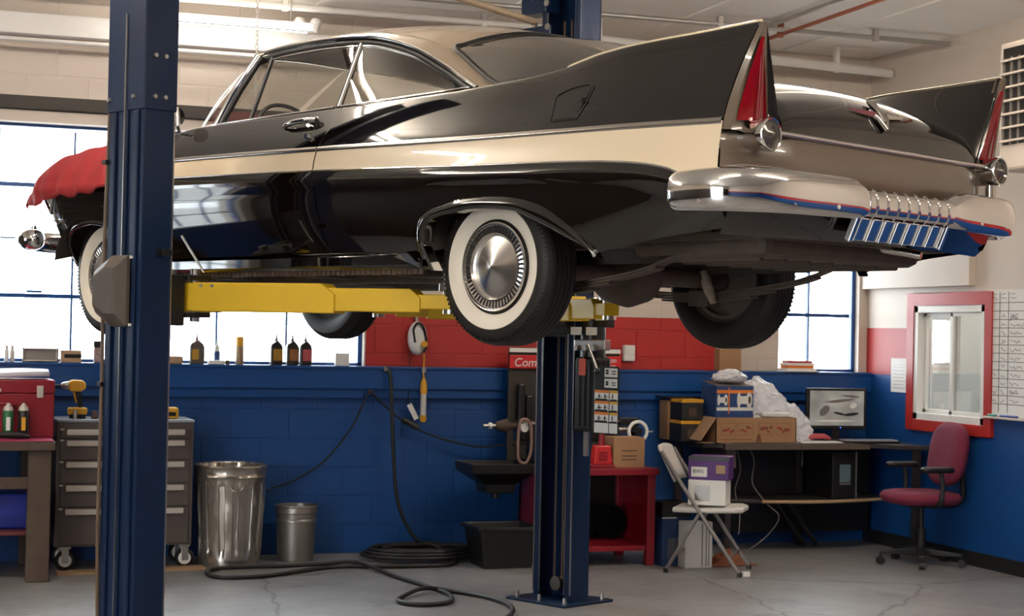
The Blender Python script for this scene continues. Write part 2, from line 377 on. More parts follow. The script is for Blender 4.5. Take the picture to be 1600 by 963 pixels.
def side_panel(cols, seams, tail=False, belt=True):
    rows = []
    for x in cols:
        za, zc, zt, zr = zcut(x), f_zc(x), f_zt(x), f_zr(x)
        zs = [za + (zc-za)*i/12 for i in range(12)] + [zc + (zt-zc)*i/4 for i in range(4)] + [zt + (zr-.012-zt)*i/10 for i in range(11)]
        pts = [(z, Ys(x, z)) for z in zs]; yr = f_yr(x)
        y2 = pts[-1][1]
        pts += [(zr-.004, y2-.005), (zr, y2-.013), (zr+.001, y2-.022), (zr, y2-.034)]
        row = []
        for z, y in pts:
            X = x
            for sx in seams:
                w = max(0, 1-abs(x-sx)/.35); X += w*f_seam(z)
            if tail and x < -.85:
                w = (-.85-x)/(1.372-.85); X = x + w*(f_end(z)+1.372)
            if x > 3.30: X = x + (x-3.30)/.42*(f_front(z)-3.72)
            row.append((X, y, z))
        rows.append(row)
    return MB().grid(rows)
def lin(a, b, n): return [a + (b-a)*i/(n-1) for i in range(n)]
def strip(x0, x1, fz, h, off, n=60, seams=(1.03,), tail=False, bulge=.006, sx=None):
    rows = []
    for x in lin(x0, x1, n):
        row = []
        for k, b in ((-1, 0), (-.6, .8), (0, 1), (.6, .8), (1, 0)):
            z = fz(x) + k*h(x)*.5 if callable(h) else fz(x) + k*h*.5
            X = x
            for s_ in seams: X += max(0, 1-abs(x-s_)/.35)*f_seam(z)
            if tail and x < -.85: X = x + (-.85-x)/(1.372-.85)*(f_end(z)+1.372)
            row.append((X, Ys(x, z) + off + bulge*b, z))
        rows.append(row)
    return MB().grid(rows)
def both(mb, name, m, parent=None, **k):
    a = mb.build(name, m, parent[0] if parent else CAR, **k); b = mb.mirror().build(name, m, parent[1] if parent else CAR, **k); return (a, b)
SEAM = 1.03
qcols = sorted(set(lin(-1.372, -.68, 26) + [a for a, _ in ARCH] + lin(-.62, .295, 40) + [.30,.305,.309,.312,.315,.3175,.3184,.3187,.33,.34,.36,.38] + lin(.4, SEAM-.003, 22)))
quarter = both(side_panel(qcols, [SEAM], True), 'quarter_panel', M_paint, angle=60)
door = both(side_panel(lin(SEAM+.003, 2.297, 40), [SEAM]), 'door', M_paint, angle=60)
fend = both(side_panel(sorted(set(lin(2.303, 2.59, 10) + lin(2.6, 3.385, 40) + lin(3.39, 3.72, 14))), []), 'front_fender', M_paint, angle=60)
stripe_h = lambda x: f_zt(x) - f_zc(x) - .004
stripe_z = lambda x: (f_zt(x) + f_zc(x))*.5
def stripe(x0, x1, tail, n):
    rows = []
    for x in lin(x0, x1, n):
        row = []
        for i in range(7):
            z = f_zc(x) + .002 + stripe_h(x)*i/6; X = x + max(0, 1-abs(x-SEAM)/.35)*f_seam(z)
            if tail and x < -.85: X = x + (-.85-x)/(1.372-.85)*(f_end(z)+1.372)
            row.append((X, Ys(x, z)+.0025, z))
        rows.append(row)
    return MB().grid(rows)
both(stripe(-1.376, SEAM-.004, True, 70), 'side_stripe', M_stripe, quarter, angle=60)
both(stripe(SEAM+.004, 2.296, False, 30), 'side_stripe', M_stripe, door, angle=60)
both(stripe(2.304, 2.62, False, 8), 'side_stripe', M_stripe, fend, angle=60)
for par, a, b, tl, n in ((quarter, -1.372, SEAM-.004, True, 80), (door, SEAM+.004, 2.296, False, 30), (fend, 2.304, 3.28, False, 30)):
    both(strip(a, b, f_zt, .024, .003, n, tail=tl), 'side_moulding', M_chrome2, par, angle=60)
    both(strip(max(a, -1.16), b, lambda x: f_zc(x)-.002, .009, .003, n, tail=tl, bulge=.004), 'side_moulding', M_chrome, par, angle=60)
# arch lips and wheel wells
lo_ = resample(spline([(x, Ys(x, z), z) for x, z in ARCHO], 5), 70); li_ = resample(spline([(x, Ys(x, z), z) for x, z in ARCH], 5), 70); rows = []
for a, b in zip(lo_, li_):
    m_ = a.lerp(b, .5); rows.append([a + Vector((0,-.004,0)), a.lerp(b,.12)+Vector((0,.005,0)), a.lerp(b,.3)+Vector((0,.011,0)), m_+Vector((0,.015,0)), a.lerp(b,.75)+Vector((0,.016,0)), a.lerp(b,.95)+Vector((0,.010,0)), a.lerp(b,1.0)+Vector((0,.004,0)), b+Vector((0,-.05,0))])
both(MB().grid(rows), 'arch_lip', M_paint, quarter, angle=60)
lip2 = [(x, Ys(x, z)+.003, z) for x, z in FARCH]
both(MB().tube(spline(lip2, 4), .014, 8), 'arch_lip', M_paint, fend, angle=60)
for pts, par in ((ARCH, quarter), (FARCH, fend)):
    q = MB(); P = [(x, z+.03) for x, z in pts]
    q.grid([[(x, .955, z) for x, z in P], [(x, .50, z+.10) for x, z in P]])
    q.add([(x, .50, z+.10) for x, z in P] + [(P[-1][0], .50, .02), (P[0][0], .50, .02)], [tuple(range(len(P)+2))])
    both(q, 'wheel_well', M_dark, par, angle=60)
rb_ = [(x + ((-.85-x)/(1.372-.85)*(f_end(f_zr(x))+1.372) if x < -.85 else 0), Ys(x, f_zr(x)-.012)-.016, f_zr(x)) for x in lin(-.42, -1.372, 40)]
both(MB().tube(rb_, [.002]+[.0075]*39, 8), 'fin_bead', M_stripe, quarter, angle=60)
# stone shield ahead of the rear wheel
q = MB(); 
q.grid([[(.362-.01*s + .10*s*0, Ys(.37, .1)+.012+.004*u, .118-.135*s) if False else (.355 - .095*s - .02*u, Ys(.33,.08)+.02, .118-.135*s) for s in lin(0,1,8)] for u in (0, .5, 1)])
q.grid([[(.355-.095*s-.02, Ys(.33,.08)+.02-.05*u, .118-.135*s) for s in lin(0,1,8)] for u in (0, 1)])
both(q, 'stone_shield', M_chrome, quarter, angle=60)
both(MB().add([(.50,.965,.045),(.47,.965,.058),(.41,.972,.06),(.30,.972,-.015),(.41,.965,.02)], [(0,1,2,3,4)]), 'sill_scuff_plate', M_chrome2, quarter, angle=0, solid=.006)
# sill and pinch weld
both(bx(.40, 2.55, .80, .915, -.005, .075), 'rocker_panel', M_paint, bevel=.02)
q = MB(); rr = random.Random(3)
for x in lin(.42, 2.5, 60): q.box(x-.014, x+.014, .872, .886, -.03+rr.uniform(0,.006), .0)
o1, o2 = both(q, 'pinch_weld', M_rust, angle=0); tag(o1, kind='stuff'); tag(o2, kind='stuff')

# ---- rear deck, fins' inner skin, boot lid
f_dc = pchip([(.3,.775),(0,.785),(-.45,.802),(-.62,.800),(-.8,.786),(-1.0,.757),(-1.15,.715),(-1.26,.65),(-1.31,.59),(-1.332,.53),(-1.34,.47)])
f_yl = pchip([(.3,.62),(-.4,.63),(-.7,.67),(-.95,.695),(-1.34,.70)])
def deckz(x, y):
    a = abs(y); zc = f_dc(x); k = pchip([(-1.34,.005),(-1.3,.03),(-1.15,.07),(-.8,.085),(-.4,.035),(.2,.0)])(x)
    yl = f_yl(x); zr, yr = f_zr(x)-.006, Ys(x, f_zr(x)-.012)-.034
    if a <= yl: return zc - k*(a/yl)**2.2
    z0 = zc - k; t = (a-yl)/(yr-yl)
    return z0 + (zr-z0)*t**1.25
rows = []
for x in lin(.25, -.5, 16) + lin(-.54, -1.15, 22) + lin(-1.17, -1.34, 20):
    yr = Ys(x, f_zr(x)-.012)-.034
    yl = f_yl(x); ys = [-yr + (yr-yl)*i/8 for i in range(8)] + lin(-yl, yl, 25) + [yl + (yr-yl)*i/8 for i in range(1, 9)]
    row = []
    for y in ys:
        z = deckz(x, y); X = x
        if abs(y) > yl and x < -.85:
            w = (-.85-x)/(1.34-.85); X = x + w*(-.035)*max(0, (abs(y)-yl)/(yr-yl))
        row.append((X, y, z-.004 if abs(y) < yl-.001 else z))
    rows.append(row)
MB().grid(rows).build('rear_deck', M_paint, CAR, 60)
rows = []
for x in lin(-.56, -1.15, 24) + lin(-1.165, -1.34, 22):
    row = []
    e = min(1, (-.56-x)/.06) if x > -.62 else 1
    hw_ = f_yl(x)-.012
    for y in lin(-hw_, hw_, 35):
        d = .007 if abs(y) < hw_-.001 else -.006
        row.append((x - (.006 if x < -1.2 else 0), y, deckz(x, y) + (d if x < -.565 else -.006)))
    rows.append(row)
lid = MB().grid(rows).build('boot_lid', M_paint, CAR, 60)
MB().tube([(-1.352, y, .478) for y in lin(-.78, .78, 12)], .010, 8).build('lid_moulding', M_chrome, lid, 60)
# winged V emblem on the lid
def lidp(y, z0, up):
    lo, hi = -1.34, -.7
    for _ in range(30):
        m_ = (lo+hi)/2
        if deckz(m_, y) < z0: lo = m_
        else: hi = m_
    return Vector((lo-.014-up*.8, y, z0+.006+up*.6))
em = MB()
for s in (-1, 1):
    em.tube([lidp(0,.552,.008), lidp(s*.030,.595,.008), lidp(s*.052,.630,.006)], [.013,.013,.007], 8)
    em.loft([[lidp(s*.03,.622,.004), lidp(s*.03,.600,.004), lidp(s*.035,.611,.022)], [lidp(s*.19,.628,.0), lidp(s*.19,.620,.0), lidp(s*.19,.624,.006)]])
em.tube([lidp(0,.58,.010), lidp(0,.62,.012), lidp(0,.652,.014), lidp(0,.672,.012)], [.010,.012,.018,.006], 8)
em.build('emblem', M_chrome2, lid, 50)
# rear panel below the lid
rows = []
for y in lin(-.968, .968, 49):
    a = abs(y); u_ = min(1, max(0, (a-.58)/.388)); dx = .08*u_*u_*(3-2*u_)
    rows.append([(-1.345 + dx - .022*sin(pi*t)*(1 if a < .9 else .4), y, .475 - .185*t) for t in lin(0, 1, 9)])
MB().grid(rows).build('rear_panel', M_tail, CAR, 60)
# tail light towers
def tower():
    out = [(f_end(z)-.002, Ys(-1.36, min(z, .868))-.004, z) for z in lin(.475, .866, 12)]
    inn = [(-1.300 - .066*(z-.475)/.39, .735 + .105*((z-.475)/.39)**1.0, z) for z in lin(.475, .866, 12)]
    rows = []
    for o, i in zip(out, inn):
        o, i = Vector(o), Vector(i)
        rows.append([o, o.lerp(i, .10)+Vector((-.02,0,0)), o.lerp(i, .22)+Vector((-.014,0,0)), o.lerp(i, .5)+Vector((-.012,0,0)), o.lerp(i, .86)+Vector((-.014,0,0)), i+Vector((-.012,0,0)), i + Vector((.012,-.002,0))])
    return MB().grid(rows)
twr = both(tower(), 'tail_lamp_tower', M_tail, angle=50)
q = MB(); rows = []
for t in lin(0, 1, 14):
    z = .512 + (.812-.512)*t; yo = .912 + (.872-.912)*t; yi = .752 + (.846-.752)*t
    xo = f_end(z) - .026; xi = -1.318 - .052*t
    row = []
    for u in lin(0, 1, 9):
        row.append((xo + (xi-xo)*u - .018*sin(pi*u)*(1-.5*t), yo + (yi-yo)*u, z))
    rows.append(row)
both(q.grid(rows), 'tail_lens', M_lens, twr, angle=60)
q = MB().tube([(f_end(z)-.028-.010*0, .836 + (.86-.836)*(z-.53)/.27, z) if False else (-1.336-.034*(z-.53)/.27-.004, .838+.022*(z-.53)/.27, z) for z in lin(.52, .80, 8)], .0045, 6)
both(q, 'lens_rib', M_lens, twr, angle=60)
# inner face of tower down to the deck
both(MB().add([(-1.312,.735,.475),(-1.376,.840,.866),(-1.368,.835,.865),(-1.343,.70,.472)], [(0,1,2,3)]), 'fin_return', M_paint, twr, angle=0, solid=.004)
Mx = lambda x, y, z: Matrix.Translation((x, y, z)) @ Matrix.Rotation(-pi/2, 4, 'Y')
q = MB().lathe([(.052,-.16),(.058,-.06),(.060,.02),(.064,.045),(.060,.052),(.054,.050)], 28, Mx(-1.345, .825, .462))
pods = both(q, 'reversing_lamp', M_chrome, angle=50)
both(MB().lathe([(.054,.048),(.045,.040),(.02,.046),(.008,.06),(0,.062)], 24, Mx(-1.345, .825, .462)), 'lamp_glass', mat('grey ribbed lamp glass', (.22,.20,.18), .15, metal=.6, scale=40, var=.5), pods, angle=50)
# ---- rear bumper
def bsec(p, n, h, d, m=16, zc=.25, pw=2.6):
    s = []
    for k in range(m):
        a = 2*pi*k/m; ca, sa = cos(a), sin(a)
        u = (abs(ca)**(2/pw))*(1 if ca > 0 else -1)*d*.5; v = (abs(sa)**(2/pw))*(1 if sa > 0 else -1)*h*.5
        s.append((p[0] + n[0]*u, p[1] + n[1]*u, zc + v))
    return s
PB = [(-1.445,.30),(-1.442,.45),(-1.432,.60),(-1.418,.75),(-1.39,.86),(-1.335,.945),(-1.26,.985),(-1.18,.995),(-1.10,.992),(-1.075,.988)]
def sweep(P, hs, ds, zs):
    P = [(v.x, v.y) for v in spline([(a, b, 0) for a, b in P], 6)]; N = len(P); secs = []
    for i, p in enumerate(P):
        t = i/(N-1); a = P[max(0, i-1)]; b = P[min(N-1, i+1)]
        tx, ty = b[0]-a[0], b[1]-a[1]; l = math.hypot(tx, ty); n = (-ty/l, tx/l)
        secs.append(bsec(p, n, hs(t), ds(t), 20, zs(t)))
    return MB().loft(secs)
hb = pchip([(0,.10),(.04,.135),(.10,.158),(.5,.165),(.85,.15),(.95,.13),(1,.08)]); db = pchip([(0,.07),(.06,.095),(.6,.10),(.93,.075),(1,.03)])
zb_ = pchip([(0,.245),(.1,.258),(1,.255)])
bum = MB(); q = sweep(PB, hb, db, zb_); bum.join(q); bum.join(q.mirror())
c = MB(); secs = [bsec((-1.448, y), (-1, 0), .10, .07, 20, .245) for y in lin(-.305, .305, 9)]; bum.loft(secs)
bum = bum.build('rear_bumper', M_chrome, CAR, 60)
for y in lin(-.26, .26, 8): MB().tube([(-1.448 + .037*cos(a)*-1, y, .245 + .052*sin(a)) for a in lin(-1.4, 1.4, 9)], .006, 6).build('bumper_rib', M_chrome, bum, 60)
for s in (-1, 1):
    for x, y in ((-1.478,.52),(-1.455,.76),(-1.235,1.03)):
        n = Vector((-1, s*.05, 0)) if y < 1 else Vector((-.2, s*1, 0)); p = Vector((x, s*y, .215)); MB().cyl(p - n*.02, p + n*.006, .013, .009, 12).build('bumper_bolt', M_chrome, bum, 50)
# lower pan with ribbed plate recess
pan = MB(); pan.grid([[(-1.30 - .10*(1-(abs(y)/.9)**2) + dx, y*k, z) for z, dx, k in ((.21,0,1),(.16,.022,.99),(.12,.045,.98),(.10,.065,.97))] for y in lin(-.935, .935, 25)])
pan = pan.build('lower_valance', M_paint, CAR, 60)
TL = Matrix.Translation((-1.43,0,.19)) @ Matrix.Rotation(radians(-24),4,'Y') @ Matrix.Translation((1.43,0,-.19))
pl = bx(-1.43, -1.41, -.33, .33, .095, .192).xf(TL).build('plate_recess', M_chrome, CAR, 0, .006)
for y in lin(-.30, .30, 8): bx(-1.440, -1.43, y-.004, y+.004, .098, .19).xf(TL).build('recess_rib', M_chrome, pl, 0, .002)
for s in (-1, 1): bx(-1.442, -1.425, s*.325-.010, s*.325+.010, .094, .195).xf(TL).build('recess_rib', M_chrome, pl, 0, .003)
MB().cyl((-1.36,-.80,.28), (-1.36,-.80,.40), .022, .022, 10).build('bumper_bracket', M_chrome2, CAR, 50)

# ---- greenhouse
f_ze = pchip([(2.05,1.085),(1.893,1.10),(1.693,1.118),(1.4,1.125),(1.11,1.112),(.926,1.083),(.69,1.011),(.441,.896)])
f_zm = pchip([(2.05,1.145),(1.85,1.19),(1.7,1.213),(1.3,1.228),(.9,1.21),(.55,1.16),(.4,1.11)])
def roofz(x, y): return f_ze(x) + (f_zm(x)-f_ze(x))*(1-(min(.70, abs(y))/.70)**2.6)
xfront = lambda y: 2.03 - .10*(abs(y)/.62)**2
xrear = lambda y: .40 + .125*(abs(y)/.62)**2
rows = []
for y in lin(-.62, .62, 41): rows.append([(x, y, roofz(x, y)) for x in lin(xfront(y), xrear(y), 40)])
roof = MB().grid(rows).build('roof', M_roof, CAR, 60)
rows = []
for y in lin(-.62, .62, 21): rows.append([(x, y, roofz(x, y)-.025) for x in lin(xfront(y)-.02, xrear(y)+.02, 20)])
MB().grid(rows).build('headliner', M_liner, roof, 60)
DRIP = spline([(1.905,.700,1.098),(1.693,.700,1.118),(1.402,.69,1.125),(1.112,.69,1.112),(.926,.69,1.083),(.69,.70,1.011),(.441,.73,.896),(.304,.76,.828),(.19,.79,.775)], 8)
RWE = spline([(.525,.62,1.005),(.466,.63,.968),(.329,.66,.885),(.204,.69,.814),(.12,.705,.778)], 8)
inner = [Vector((x, .62, roofz(x, .62))) for x in lin(xfront(.62), .53, 30)] + RWE
A_ = resample(inner, 60); B_ = resample(DRIP, 60); rows = []
for a, b in zip(A_, B_):
    n = Vector((0, .5, .8)) if a.x > .5 else Vector((0, .9, .35)); L_ = (a-b).length
    rows.append([a.lerp(b, t) + n*(.10*L_*sin(pi*t)) for t in lin(0, 1, 7)])
sail = both(MB().grid(rows), 'roof_side', M_roof, angle=60)
both(MB().tube(DRIP, .011, 8), 'drip_rail', M_chrome, sail, angle=60)
d2 = [Vector((v.x+.004, v.y-.012, v.z-.028)) for v in DRIP]
both(MB().tube(d2, .016, 8), 'window_channel', M_black, sail, angle=60)
d3 = [Vector((v.x-.006, v.y-.004, v.z-.046)) for v in DRIP if v.x < 1.9 and v.z > .83]
both(MB().tube(d3, .006, 8), 'window_bead', M_chrome, sail, angle=60)
ins = MB().grid([[a.lerp(b, t) + Vector((0,-.02,-.02)) for t in lin(0,1,3)] for a, b in zip(A_, B_)])
both(ins, 'roof_side_liner', M_liner, sail, angle=60)
# rear window
top = [(xrear(y), y, roofz(xrear(y), y)) for y in lin(-.62, .62, 31)]
e_ = [Vector((v.x, -v.y, v.z)) for v in RWE][::-1] + [Vector(t) for t in top[1:-1]] + RWE
edge = resample(e_, 61)
bot = [Vector((-.46 + .60*(abs(t)**2.4), .70*t, deckz(-.46 + .60*(abs(t)**2.4), .70*t)+.004)) for t in lin(-1, 1, 61)]
rows = []
for a, b in zip(edge, bot):
    rows.append([a.lerp(b, t) + Vector((-.10, 0, .10))*(sin(pi*t)*min(1, (a-b).length/.8)*.55) for t in lin(0, 1, 12)])
MB().grid(rows).build('rear_window', M_rgl, CAR, 60)
rw = MB().tube([v + Vector((0,0,.004)) for v in edge], .013, 8).build('rear_window_seal', M_black, CAR, 60)
MB().tube([v + Vector((-.012,0,-.010)) for v in edge], .009, 8).build('rear_window_bead', M_chrome, rw, 60)
MB().tube([v + Vector((-.006,0,.006)) for v in bot], .012, 8).build('rear_window_bead', M_chrome, rw, 60)
# parcel shelf and dark cabin trim
bx(-.35, .55, -.66, .66, .70, .735).build('parcel_shelf', M_dark, CAR, 0)
# windscreen
tp = [(2.03,0),(2.012,.3),(1.97,.55),(1.935,.65),(1.905,.685),(1.86,.705)]; bt = [(2.72,0),(2.68,.3),(2.55,.55),(2.40,.69),(2.27,.755),(2.04,.825)]
tp = spline([(x, y, roofz(min(x, 2.05), y)-.012) for x, y in tp], 6); bt = spline([(x, y, .752+.012*(y < .6)) for x, y in bt], 6)
gl = MB().grid([[a.lerp(b, t) + Vector((.03,.02,0))*sin(pi*t) for t in lin(0,1,9)] for a, b in zip(tp, bt)])
ws = MB(); ws.join(gl); ws.join(gl.mirror()); ws = ws.build('windscreen', M_cgl, CAR, 60)
both(MB().tube(tp, .012, 8), 'windscreen_frame', M_chrome, (ws, ws), angle=60)
both(MB().tube(bt, .012, 8), 'windscreen_frame', M_chrome, (ws, ws), angle=60)
pil = both(MB().tube([(2.035,.828,.742),(1.955,.79,.90),(1.858,.708,1.09)], [.026,.024,.022], 10), 'windscreen_pillar', M_chrome, angle=60)
both(MB().tube([(1.99,.832,.748),(1.915,.79,.90),(1.828,.714,1.085)], .013, 8), 'pillar_seal', M_black, pil, angle=60)
# side glass
BELT = [Vector((2.0,.845,.742)), Vector((1.7,.852,.745)), Vector((1.14,.858,.750)), Vector((.72,.857,.754)), Vector((.31,.85,.762)), Vector((.20,.82,.772))]
BELT = resample(spline(BELT, 8), 80)
def at_x(P, x):
    for i in range(len(P)-1):
        if (P[i].x - x)*(P[i+1].x - x) <= 0: return P[i].lerp(P[i+1], (P[i].x-x)/(P[i].x-P[i+1].x+1e-9))
    return P[-1]
def side_glass(b0, b1, t0, t1, n=24):
    rows = []
    for k in range(n+1):
        u = k/n; b = at_x(BELT, b0+(b1-b0)*u); t = at_x(d2, t0+(t1-t0)*u)
        rows.append([b.lerp(t, v) + Vector((0,.004*sin(pi*v),0)) for v in lin(0,1,6)])
    return MB().grid(rows)
both(side_glass(1.985, 1.735, 1.84, 1.775, 8), 'vent_window', M_cgl, door, angle=60)
both(side_glass(1.725, 1.045, 1.77, 1.10), 'side_window', M_cgl, door, angle=60)
both(side_glass(1.02, .215, 1.085, .235, 40), 'quarter_window', M_cgl, quarter, angle=60)
b_, t_ = at_x(BELT, 1.73), at_x(d2, 1.772)
both(MB().tube([b_, t_], .011, 8), 'vent_window_post', M_black, door, angle=60)
b_, t_ = at_x(BELT, 1.033), at_x(d2, 1.092)
both(MB().tube([b_, t_], .013, 8), 'window_post', M_chrome, door, angle=60)
both(MB().tube([b_+Vector((.018,0,0)), t_+Vector((.018,0,0))], .008, 8), 'window_post_seal', M_black, door, angle=60)
both(MB().tube([v+Vector((0,.008,.002)) for v in BELT if v.x > 1.04], .006, 8), 'belt_bead', M_chrome, door, angle=60)
both(MB().tube([v+Vector((0,.008,.002)) for v in BELT if v.x < 1.02], .006, 8), 'belt_bead', M_chrome, quarter, angle=60)
# steering wheel, dash, cowl, bonnet
stw = MB(); Ms = Matrix.Translation((1.98,.40,.715)) @ Matrix.Rotation(radians(-62), 4, 'Y')
stw.tube([Ms @ Vector((.205*cos(a), .205*sin(a), 0)) for a in lin(0, 2*pi, 41)[:-1]], .011, 8, closed=True)
for a in (0, pi): stw.tube([Ms @ Vector((.20*cos(a+pi/2), .20*sin(a+pi/2), 0)), Ms @ Vector((0,0,-.04))], .009, 6)
stw.cyl(Ms @ Vector((0,0,-.10)), Ms @ Vector((0,0,-.02)), .035, .03)
stw.build('steering_wheel', M_black, CAR, 50)
bx(2.10, 2.5, -.80, .80, .55, .742).build('dashboard', M_dark, CAR, 0, .03)
bx(.95, 1.20, -.78, .78, .05, .70).build('seat_back', M_dark, CAR, 0, .05)
rows = []
for x in lin(2.02, 3.70, 26):
    yr = Ys(x, f_zr(x)-.012)-.034; zr = f_zr(x)
    rows.append([(x, yr*t, zr + .03*(1-abs(t)**2.5)*(1-max(0,(x-3.2)/.5)**2) ) for t in lin(-1, 1, 31)])
MB().grid(rows).build('bonnet', M_paint, CAR, 60)
rows = [[(f_front(z)-.012, t_*(Ys(3.72, z)-.003), z) for z in lin(.585, .06, 14)] for t_ in lin(-1,1,21)]
MB().grid(rows).build('grille_panel', M_dark, CAR, 60)
hl = both(MB().lathe([(.0,-.03),(.07,-.02),(.09,0),(.10,.02),(.095,-.04)], 24, Matrix.Translation((3.73,.66,.47)) @ Matrix.Rotation(pi/2,4,'Y')), 'headlamp', M_chrome, angle=50)
v = MB(); vp = [(3.475,.43),(3.425,.345),(3.385,.43)]; v.tube([(x, Ys(3.5, z)+.006, z) for x, z in vp], [.006,.012,.006], 8); both(v, 'fender_emblem', M_chrome, fend, angle=60)
both(MB().tube([(x, Ys(x,.30)+.002, .30) for x in lin(3.25, 3.42, 6)], .004, 6), 'fender_crease', M_paint, fend, angle=60)
# front bumper
PF = [(3.93,.0),(3.92,.4),(3.87,.7),(3.79,.88),(3.70,.945),(3.58,.965),(3.50,.955)]
fp_ = spline([(3.93,0,.20),(3.915,.4,.20),(3.86,.72,.20),(3.77,.90,.20),(3.68,.955,.20),(3.58,.965,.20),(3.53,.958,.20)], 6)
n_ = len(fp_); q = MB().tube(fp_, [.062]*(n_-8) + [.060,.058,.056,.053,.048,.040,.028,.010], 14)
fb = MB(); fb.join(q); fb.join(q.mirror()); fb = fb.build('front_bumper', M_chrome, CAR, 60)
both(MB().tube([(3.66,.93,.255),(3.66,.93,.285)], [.022,.012], 10), 'bumper_guard', M_chrome, (fb, fb), angle=50)
# door furniture, fuel flap, mirror
hx = MB(); hy = .925
hx.tube(spline([(1.345, hy+.012, .668),(1.30, hy+.030,.682),(1.22, hy+.036,.690),(1.15, hy+.034,.690),(1.095, hy+.02,.686)], 5), [.006,.008,.010,.013,.014]+[.014]*16, 8)
hx.tube([(1.20, hy-.02,.662),(1.14, hy+.03,.668)], .010, 8); hx.cyl((1.13,hy-.03,.69),(1.13,hy+.03,.69),.022,.018,14)
both(hx, 'door_handle', M_chrome, door, angle=50)
both(MB().cyl((1.125,.945,.612),(1.125,.982,.612),.014,.012,14), 'door_lock', M_chrome, door, angle=50)
FP = [(-.425,.565),(-.425,.665),(-.445,.680),(-.50,.695),(-.60,.705),(-.625,.69),(-.60,.62),(-.565,.565)]
fl = MB(); pp = resample([(x, Ys(x, z)+.003, z) for x, z in FP+FP[:1]], 50)[:-1]; fl.tube(pp, .0024, 6, closed=True)
fl = fl.build('fuel_flap', M_black, quarter[0], 50)
rows = []
for u in lin(0,1,9):
    row = []
    for w in lin(0,1,9):
        x0, z0 = -.432-.0*w, .57+.095*w
        x1, z1 = -.565-.055*w, .57+.125*w
        x, z = x0+(x1-x0)*u, z0+(z1-z0)*u; row.append((x, Ys(x,z)+.003, z))
    rows.append(row)
MB().grid(rows).build('flap_skin', M_paint, fl, 60)
MB().cyl((-.585, Ys(-.585,.64)-.01,.64), (-.585, Ys(-.585,.64)+.022,.64), .012, .008, 10).build('flap_knob', M_black, fl, 50)
mr = MB(); mr.cyl((2.27,.90,.72),(2.235,.945,.765),.010,.008,8); mr.lathe([(0,-.02),(.03,-.018),(.048,-.004),(.05,.004),(0,.006)], 20, Matrix.Translation((2.215,.96,.79)) @ Matrix.Rotation(-pi/2,4,'Y'))
mr.build('door_mirror', M_chrome, CAR, 50)

# ---- wheels
def wheel(x, s):
    yc = .765
    My = Matrix.Translation((x, s*yc, 0)) @ Matrix.Rotation(-s*pi/2, 4, 'X')
    prof = [(.205,-.075),(.225,-.088),(.265,-.098),(.295,-.095),(.315,-.082),(.325,-.068)]
    for k in range(5):
        c = -.052 + k*.026; prof += [(.329,c-.010),(.331,c),(.329,c+.010),(.322,c+.0115),(.322,c+.0145)]
    prof = prof[:-2] + [(.325,.068),(.315,.082),(.295,.095),(.265,.100),(.225,.092),(.20,.080),(.184,.074)]
    t = MB().lathe(prof, 72, My).build('wheel', M_tyre, CAR, 25)
    MB().lathe([(.199,.079),(.205,.0845),(.225,.0945),(.245,.1005),(.262,.1025),(.264,.099)], 72, My).build('whitewall', M_ww, t, 50)
    bl = MB()
    for k in range(96):
        a = 2*pi*k/96; u = Vector((cos(a), sin(a), 0)); w = Vector((-sin(a), cos(a), 0))
        for r0, r1, z0, z1 in ((.302,.316,.094,.082),):
            p = [My @ (u*r + w*d + Vector((0,0,z))) for r, d, z in ((r0,-.004,z0),(r0,.004,z0),(r1,.004,z1+.004),(r1,-.004,z1+.004))]; bl.add(p, [(0,1,2,3)])
    tag(bl.build('shoulder_blocks', M_tyre, t, 0, solid=.006), kind='stuff')
    MB().lathe([(.186,.06),(.188,.088),(.184,.095),(.180,.094),(.177,.084),(.172,.082),(.145,.078),(.142,.090),(.138,.090),(.134,.078),(.128,.074),(.10,.079),(.05,.092),(.01,.104),(0,.105)], 72, My).build('hubcap', M_hub, t, 20)
    rb = MB()
    for k in range(54):
        a = 2*pi*k/54; u = Vector((cos(a), sin(a), 0)); w = Vector((-sin(a), cos(a), 0))
        p = [(r, d, z) for z in (.076, .090) for r, d in ((.146,-.0032),(.172,-.0042),(.172,.0042),(.146,.0032))]
        rb.add([My @ (u*r + w*d + Vector((0,0,z + (0 if r > .15 else -.004)))) for r, d, z in p], [(0,1,2,3)[::-1],(4,5,6,7),(0,1,5,4),(1,2,6,5),(2,3,7,6),(3,0,4,7)])
    tag(rb.build('hubcap_fins', M_chrome, t, 0), kind='stuff')
    MB().lathe([(.174,.0838),(.144,.0805)], 60, My).build('hubcap_band', M_black, t, 50)
    MB().lathe([(0,-.07),(.05,-.085),(.12,-.06),(.15,-.04),(.165,-.04),(.17,-.065),(.19,-.06),(.206,-.076)], 40, My).build('brake_drum', M_under, t, 35)
    return t
for x in (0, 2.997):
    for s in (1, -1): wheel(x, s)

